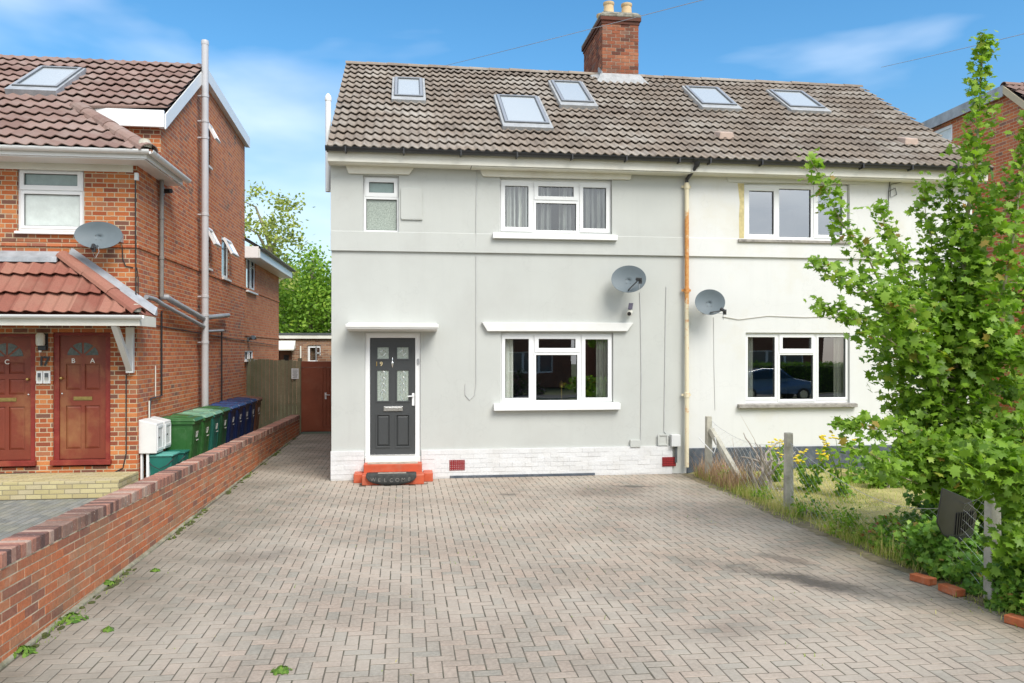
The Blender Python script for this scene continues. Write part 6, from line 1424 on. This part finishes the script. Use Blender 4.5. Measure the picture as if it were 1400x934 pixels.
grass('long_grass', 'long straw coloured grass along the edge of the drive', (6.22, 6.95), (-6.6, -.3), 15000, .11, .9, .58, fn=lambda x, y: np.clip(1.1-(x-6.22)/.6, 0, 1)*(.5+.5*np.sin(y*3.3)*np.sin(y*1.3+1)))
grass('dead_weeds', 'brown dead weeds at the foot of the braced post', (6.24, 6.8), (-2.0, -.35), 2600, .2, .9, .95, mt=rnd_mat('dead_weed', [(0, (.26, .17, .09)), (1, (.48, .32, .19))], .9, 0, 0, bump=0))
grass('wall_foot_weeds', 'moss and fine grass in the joint along the low wall', (XW+.02, XW+.20), (-9.5, 6.5), 5200, .022, 1.6, .12, fn=lambda x, y: np.clip(1-(x-XW)/.16, 0, 1)*np.clip(.2+np.sin(y*2.9)*np.sin(y*1.1+.6), 0, 1))
b = MB(); rr = random.Random(21); y = -12.4; prev = None
while y < -.05:
    xe = 6.20-.04-.09*rr.random()-.05*math.sin(y*1.9)*math.sin(y*.7); cur = (xe, y, .0035); inn = (6.34, y, .012)
    if prev: b.add([prev[0], prev[1], inn, cur], [(0, 1, 2, 3)])
    prev = (cur, inn); y += rr.uniform(.04, .10)
tag(b.build('soil_spill', mat('spilled_soil', (.20, .165, .10), .95, .4, 9, .9, 60, dirt=(.10, .11, .04), dirt_amt=.7, dscale=5)), 'crumbly soil washed over the right edge of the block paving', 'soil', kind='stuff')
grass('edge_grass', 'sparse short grass creeping over the paving edge', (6.02, 6.3), (-9.5, -.3), 5200, .035, 1.3, .45, fn=lambda x, y: np.clip((x-6.02)/.3, 0, 1)*np.clip(.3+np.sin(y*2.2)*np.sin(y*.9+2), 0, 1))
grass('joint_weeds', 'tiny grass sprouting from the joints of the block paving', (-1.2, 6.2), (-9, -.2), 1500, .016, 1.6, .2, fn=lambda x, y: (np.sin(x*3.1+y*1.3)*np.sin(y*2.3-x) > .55)*.6)
MOSS = mat('moss', (.065, .075, .02), .95, .4, 20, .8, 60)
b = MB(); rr = random.Random(8)
for k in range(170):
    y = rr.uniform(-9, 6.8); g1 = math.sin(y*2.9)*math.sin(y*1.1+.6)
    if g1 < -.15: continue
    b.blob((XW+rr.uniform(.01, .10), y, .002), (rr.uniform(.012, .035), rr.uniform(.02, .07), rr.uniform(.006, .016)), 8, 5)
tag(b.build('moss', MOSS, smooth=True), 'dark moss cushions along the foot of the low wall', 'moss', kind='stuff')
wm = rnd_mat('weed_leaf', [(0, (.07, .16, .02)), (1, (.20, .33, .05))], .6, 0, 0, bump=0, trans=.3)
for px, py, s_, lab in ((30, 893, .11, 'rosette weed at the foot of the low wall, nearest the camera'), (97, 848, .13, 'spreading weed at the wall foot, second from the camera'), (147, 800, .09, 'dark weed tuft at the wall foot, third from the camera'), (148, 862, .05, 'small bright weed growing in the paving near the wall'), (212, 781, .05, 'single small weed in the paving right of the wall'), (384, 918, .07, 'bright green weed in the paving at the bottom of the photo')):
    x, y = PZ(px, py, 0); m = int(30+s_*300); a = RNG.random(m)*6.28; rr_ = RNG.random(m)*s_; cc = np.stack([x+np.cos(a)*rr_, y+np.sin(a)*rr_, .008+(s_-rr_)*.35], 1)
    o = leaf_mesh('weed', wm, None, cc, np.stack([np.cos(a)*.7, np.sin(a)*.7, np.full(m, .8)], 1), RNG.uniform(.03, .055, m)*(.6+s_*4), RNG.random(m), OVAL, org=(x, y, 0)); tag(o, lab, 'weed', 'weeds in the paving')
# --- trees at the back
def bg_tree(label, x, y, h, rad, m, mt, size, base=.35, K=55, name='garden_tree', dens=.45):
    t = thing(name, label, 'tree', (x, y, 0)); b = MB(); b.tube([(x, y, -.1), (x+.1, y, h*.4), (x, y, h*.75)], [h*.028, h*.02, h*.008], 8)
    cz_ = h*(base+(1-base)/2); rz = h*(1-base)/2; cl = RNG.normal(size=(K, 3)); cl /= np.linalg.norm(cl, axis=1)[:, None]; cl *= RNG.random((K, 1))**dens
    cw = cl*np.array((rad, rad, rz))+np.array((x, y, cz_))
    for k in range(0, K, 2): q = cw[k]; b.tube([(x, y, min(h*.7, max(h*.2, q[2]-rad*.7))), tuple((q+np.array((x, y, q[2]-.4)))/2), tuple(q)], [h*.009, h*.005, .008], 5)
    b.build('trunk', BARK, t)
    c = cw[RNG.integers(0, K, m)] + RNG.normal(size=(m, 3))*rad*.17
    leaf_mesh('crown', mt, t, c, RNG.normal(size=(m, 3))*.7+np.array((0, -.4, .8)), RNG.uniform(size*.7, size*1.3, m), np.clip(RNG.normal(.5, .22, m), 0, 1), DIAM)
x, z = PY(425, 400, 17.5); bg_tree('dense bright green tree behind the outbuilding, against the corner of the grey house', PY(428, 400, 29)[0], 29, 7.5, 2.4, 9500, LEAFD, .20, .22, K=80)
x, z = PY(405, 400, 23); bg_tree('mid green tree filling the gap above the outbuilding', PY(398, 400, 36)[0]-.3, 36, 7.6, 2.6, 7000, LEAFD, .22, .3, K=70)
x, z = PY(362, 300, 26); bg_tree('tall thin pale green tree rising behind the rear wing of the brick house', x+.2, 26, 10.6, 1.6, 2000, LEAFP, .20, .45, K=30)
bg_tree('garden tree behind the grey house', 4, 26, 6.5, 2.5, 3000, LEAFD, .2)
# --- telephone wires
def wire(label, A, B, sag=.15, r=.006):
    A, B = Vector(A), Vector(B); b = MB(); b.tube([tuple(A+(B-A)*t/24+Vector((0, 0, -sag*4*(t/24)*(1-t/24)))) for t in range(25)], r, 5)
    tag(b.build('telephone_wire', mat('wire_grey', (.35, .36, .38), .6), org=tuple(A)), label, 'wire')
a_ = px3(600, 92, 9.0); c_ = px3(945, 0, -1.0); wire('thin wire crossing the sky in front of the chimney', tuple(a_), tuple(c_+(c_-a_)*1.2), .05)
a_ = px3(1232, 230, -.3); c_ = px3(1330, 61, -4.0)
wire('thin wire slanting in the sky above the right roof', tuple(px3(1205, 92, 6)), tuple(px3(1335, 60, 1)+(px3(1335, 60, 1)-px3(1205, 92, 6))*1.5), .03)

# ================================================================== far side of the street (seen in the window panes)
def far_house(label, x0, x1, y, mt):
    t = thing('brick_house', label, 'house', ((x0+x1)/2, y, 0), 'brick houses across the street'); Tn = lambda a, z, d: (a, y-d, z)
    xs = [x0+(x1-x0)*k for k in (.1, .36, .64, .9)]; hs = []
    hs = [(xs[0], xs[1], .9, 2.2), (xs[2], xs[3], .9, 2.2), (xs[0], xs[1], 3.5, 4.7), (xs[2], xs[3], 3.5, 4.7)]
    b = MB(); b.plate(x0, x1, 0, 5.3, 0, .2, hs, Tn); b.box(x0, x1, y-8, y-.21, 0, 5.3); b.build('wall', mt, t)
    for h in hs:
        w = (h[1]-h[0])/3; b = MB(); b.plate(*h, .05, .11, [(h[0]+w*k+.07, h[0]+w*(k+1)-.07, h[2]+.08, h[3]-.08) for k in range(3)], Tn); f = b.build('window', WHITE, t)
        b = MB(); b.quad(*[Tn(a, z, .09) for a, z in ((h[0], h[2]), (h[1], h[2]), (h[1], h[3]), (h[0], h[3]))]); b.build('pane', mat('far_pane', (.10, .13, .14), .1, spec=.8), f)
    b = MB(); b.add([(x0-.3, y+.4, 5.2), (x1+.3, y+.4, 5.2), (x1+.3, y-4, 8.3), (x0-.3, y-4, 8.3), (x1+.3, y-8.4, 5.2), (x0-.3, y-8.4, 5.2)], [(0, 1, 2, 3), (3, 2, 4, 5), (0, 3, 5), (1, 4, 2)]); b.build('roof', ROOFB, t)
    b = MB(); b.box(x0-.3, x1+.3, y+.3, y+.42, 5.05, 5.25); b.build('fascia', WHITE, t)
BRF = brick_mat('far_brown_brick', [(.26, .10, .06), (.30, .12, .07), (.24, .09, .055)], (.34, .27, .2), dirt=.2)
far_house('brown brick house reflected in the white house window', 13.5, 27, -33, BRF)
far_house('brown brick house reflected in the grey house window', .5, 11, -33, BRF)
far_house('brick house across the street to the left of the others', -18, -8, -33, BRF)
def hedge(label, x0, x1, y0, y1, h, m, mt, mean=.3, cat='hedge', name='hedge'):
    t = thing(name, label, cat, ((x0+x1)/2, (y0+y1)/2, 0)); b = MB(); b.box(x0+.12, x1-.12, y0+.12, y1-.12, 0, h-.12); b.build('twigs', mat('hedge_core', (.03, .05, .015), .9), t)
    c = np.stack([RNG.uniform(x0, x1, m), RNG.uniform(y0, y1, m), RNG.uniform(0.05, h, m)], 1); k = RNG.integers(0, 3, m); c[k == 0, 1] = y1+RNG.normal(size=(k == 0).sum())*.05; c[k == 1, 2] = h+RNG.normal(size=(k == 1).sum())*.05
    leaf_mesh('foliage', mt, t, c, RNG.normal(size=(m, 3))+np.array((0, .5, .6)), RNG.uniform(.07, .13, m), np.clip(RNG.normal(mean, .2, m), 0, 1), DIAM)
hedge('clipped green hedge across the street, reflected in the white house window', 12.5, 26, -26.6, -25.8, 1.5, 7000, LEAFD, .35)
hedge('clipped green hedge across the street opposite the brick house', -12, 2, -26.6, -25.8, 1.3, 5000, LEAFD, .35)
bg_tree('dark leafy tree across the street reflected in the grey house window', -1.2, -29, 8.5, 2.6, 4000, rnd_mat('dark_leaf', [(0, (.02, .05, .012)), (1, (.05, .10, .02))], .6, 0, 0, bump=0), .3, .12)
bg_tree('dark leafy tree across the street at the far left', -9, -29, 9, 3.0, 2500, MATS['dark_leaf'], .3, .15)
bush('hydrangea', 'purple flowering bush across the street reflected in the grey house window', 'bush', (6.6, -25.2), (1.5, .7, 1.15), 2600, .12, rnd_mat('hydrangea_leaf', [(0, (.04, .10, .02)), (.6, (.08, .16, .03)), (.7, (.40, .16, .34)), (1, (.55, .30, .50))], .7, 0, 0, bump=0), OVAL, mean=.5)
# parked car, built facing +x
def car(label, x, y, col):
    t = thing('parked_car', label, 'car', (x, y, -.11)); z0 = -.11
    prof = [(-2.05, .35), (-2.08, .62), (-1.98, .90), (-1.75, .98), (-1.30, 1.36), (-.6, 1.50), (.25, 1.46), (.95, 1.03), (1.75, .88), (2.02, .70), (2.06, .38)]
    b = MB(); n = len(prof); W_ = .86
    rows_ = []
    for s in (-1, -.82, .82, 1):
        rows_.append([(x+px, y+s*W_*(1 if z < 1.0 else .80 if abs(s) == 1 else .86), z0+z-(0.0 if abs(s) < 1 else .03)) for px, z in prof])
    vs = [p for r in rows_ for p in r]; fs = [(r*n+i, r*n+i+1, (r+1)*n+i+1, (r+1)*n+i) for r in range(3) for i in range(n-1)]
    fs += [tuple(range(n)), tuple(range(4*n-1, 3*n-1, -1))]+[(0, n, 2*n, 3*n), (n-1, 2*n-1, 3*n-1, 4*n-1)]
    b.add(vs, fs); b.build('body', mat('car_paint_'+label.split()[0], col, .25, .02, 2, coat=1.0, spec=.6), t, bevel=.03)
    g = mat('car_glass', (.02, .03, .035), .05, spec=.9)
    for s in (-1, 1):
        b = MB(); ss = s*(W_*.80+.002); q = [(-1.38, 1.02), (-1.12, 1.33), (-.35, 1.42), (-.35, 1.02)]; b.add([(x+p, y+s*(W_*(1-(z-1)*.42)+.004), z0+z) for p, z in q], [(0, 1, 2, 3)]); q = [(-.28, 1.02), (-.28, 1.42), (.18, 1.39), (.72, 1.04)]; b.add([(x+p, y+s*(W_*(1-(z-1)*.42)+.004), z0+z) for p, z in q], [(0, 1, 2, 3)]); b.build('side_window', g, t)
    b = MB(); b.add([(x+.33, y-.60, z0+1.44), (x+.93, y-.70, z0+1.06), (x+.93, y+.70, z0+1.06), (x+.33, y+.60, z0+1.44)], [(0, 1, 2, 3)]); b.add([(x-1.27, y-.60, z0+1.385), (x-1.72, y-.70, z0+1.01), (x-1.72, y+.70, z0+1.01), (x-1.27, y+.60, z0+1.385)], [(0, 1, 2, 3)]); b.build('windscreen', g, t)
    for px in (-1.32, 1.28):
        for s in (-1, 1):
            b = MB(); b.lathe((x+px, y+s*.80, z0+.31), [(.001, -.09), (.31, -.09), (.31, .09), (.001, .09)], 22, ax=(0, 1, 0)); w = b.build('wheel', BLACKP, t); b = MB(); b.lathe((x+px, y+s*.895, z0+.31), [(.001, .005), (.2, .005), (.21, -.01)], 14, ax=(0, s, 0)); b.build('rim', CHROME, w)
    for s in (-1, 1):
        b = MB(); b.box(x+1.86, x+2.03, y+s*.66-.14, y+s*.66+.14, z0+.62, z0+.74); b.build('headlight', FROSTW, t)
car('blue hatchback parked across the street, reflected in the white house window', 18.2, -21.9, (.06, .16, .30))
car('dark hatchback parked across the street, behind the blue one', 13.4, -21.9, (.03, .035, .05))

# ================================================================== sky, sun, camera
SUN_EL, SUN_AZ = R(48), R(152)      # azimuth clockwise from +y: behind the camera, to the right
w = bpy.data.worlds.new('World'); SC.world = w; w.use_nodes = True; nt = w.node_tree; nt.nodes.clear(); n = NT(nt)
out = nt.nodes.new('ShaderNodeOutputWorld'); bg = nt.nodes.new('ShaderNodeBackground'); nt.links.new(bg.outputs[0], out.inputs['Surface'])
sky = nt.nodes.new('ShaderNodeTexSky'); sky.sky_type = 'NISHITA'; sky.sun_disc = False; sky.sun_elevation = SUN_EL; sky.sun_rotation = SUN_AZ; sky.air_density = 1.0; sky.dust_density = .4; sky.ozone_density = 2.0
tc = nt.nodes.new('ShaderNodeTexCoord').outputs['Generated']
hs_ = nt.nodes.new('ShaderNodeHueSaturation'); hs_.inputs['Hue'].default_value = .492; hs_.inputs['Saturation'].default_value = 1.30; hs_.inputs['Value'].default_value = 1.0; nt.links.new(sky.outputs[0], hs_.inputs['Color'])
mp = nt.nodes.new('ShaderNodeMapping'); mp.inputs['Scale'].default_value = (1.0, 1.0, 3.2); nt.links.new(tc, mp.inputs['Vector'])
sp_ = nt.nodes.new('ShaderNodeSeparateXYZ'); nt.links.new(tc, sp_.inputs[0])
f1 = n.noise(mp.outputs[0], 1.6, 5, .48, .3)
south = n.math('MULTIPLY', n.math('SUBTRACT', -.05, sp_.outputs[1]), .62, clamp=True)
high = n.math('MULTIPLY', n.math('SUBTRACT', sp_.outputs[2], .45), .55, clamp=True)
west = n.math('MULTIPLY', n.math('SUBTRACT', -.02, sp_.outputs[0]), .15)
s1 = n.math('ADD', n.math('ADD', f1, n.math('ADD', south, high)), west)
cm = n.ramp(s1, [(.55, 0), (1.0, 1)])
cc = n.ramp(n.noise(mp.outputs[0], 2.6, 5), [(.35, (5.6, 5.9, 6.4)), (.65, (9.0, 9.0, 9.0))])
hz = n.ramp(sp_.outputs[2], [(.0, (.66, .58, .56)), (.14, (.86, .78, .75)), (.32, (1.0, 1.0, 1.0))]); nt.links.new(n.mix(n.math('MULTIPLY', cm, .92), n.mix(1, hs_.outputs[0], hz, 'MULTIPLY'), cc), bg.inputs['Color']); bg.inputs['Strength'].default_value = .11
sl = bpy.data.lights.new('sun', 'SUN'); sl.energy = 2.1; sl.angle = R(32); sl.color = (1, .955, .89)
so_ = bpy.data.objects.new('sun', sl); COL.objects.link(so_)
sd = Vector((math.sin(SUN_AZ)*math.cos(SUN_EL), math.cos(SUN_AZ)*math.cos(SUN_EL), math.sin(SUN_EL)))
so_.rotation_euler = sd.to_track_quat('Z', 'Y').to_euler(); so_.location = (0, -20, 30)
cam = bpy.data.cameras.new('camera'); co = bpy.data.objects.new('camera', cam); COL.objects.link(co); co.location = (CX, CY, CZ); co.rotation_euler = (R(90), 0, -YAW)
cam.sensor_width = 36; cam.lens = FOC/1400*36; cam.shift_y = -(480-467)/1400*-1; cam.clip_start = .1; cam.clip_end = 600; SC.camera = co
SC.view_settings.view_transform = 'Standard'; SC.view_settings.look = 'None'; SC.view_settings.exposure = .90; SC.view_settings.gamma = 1
SC.cycles.max_bounces = 8; SC.cycles.transparent_max_bounces = 12
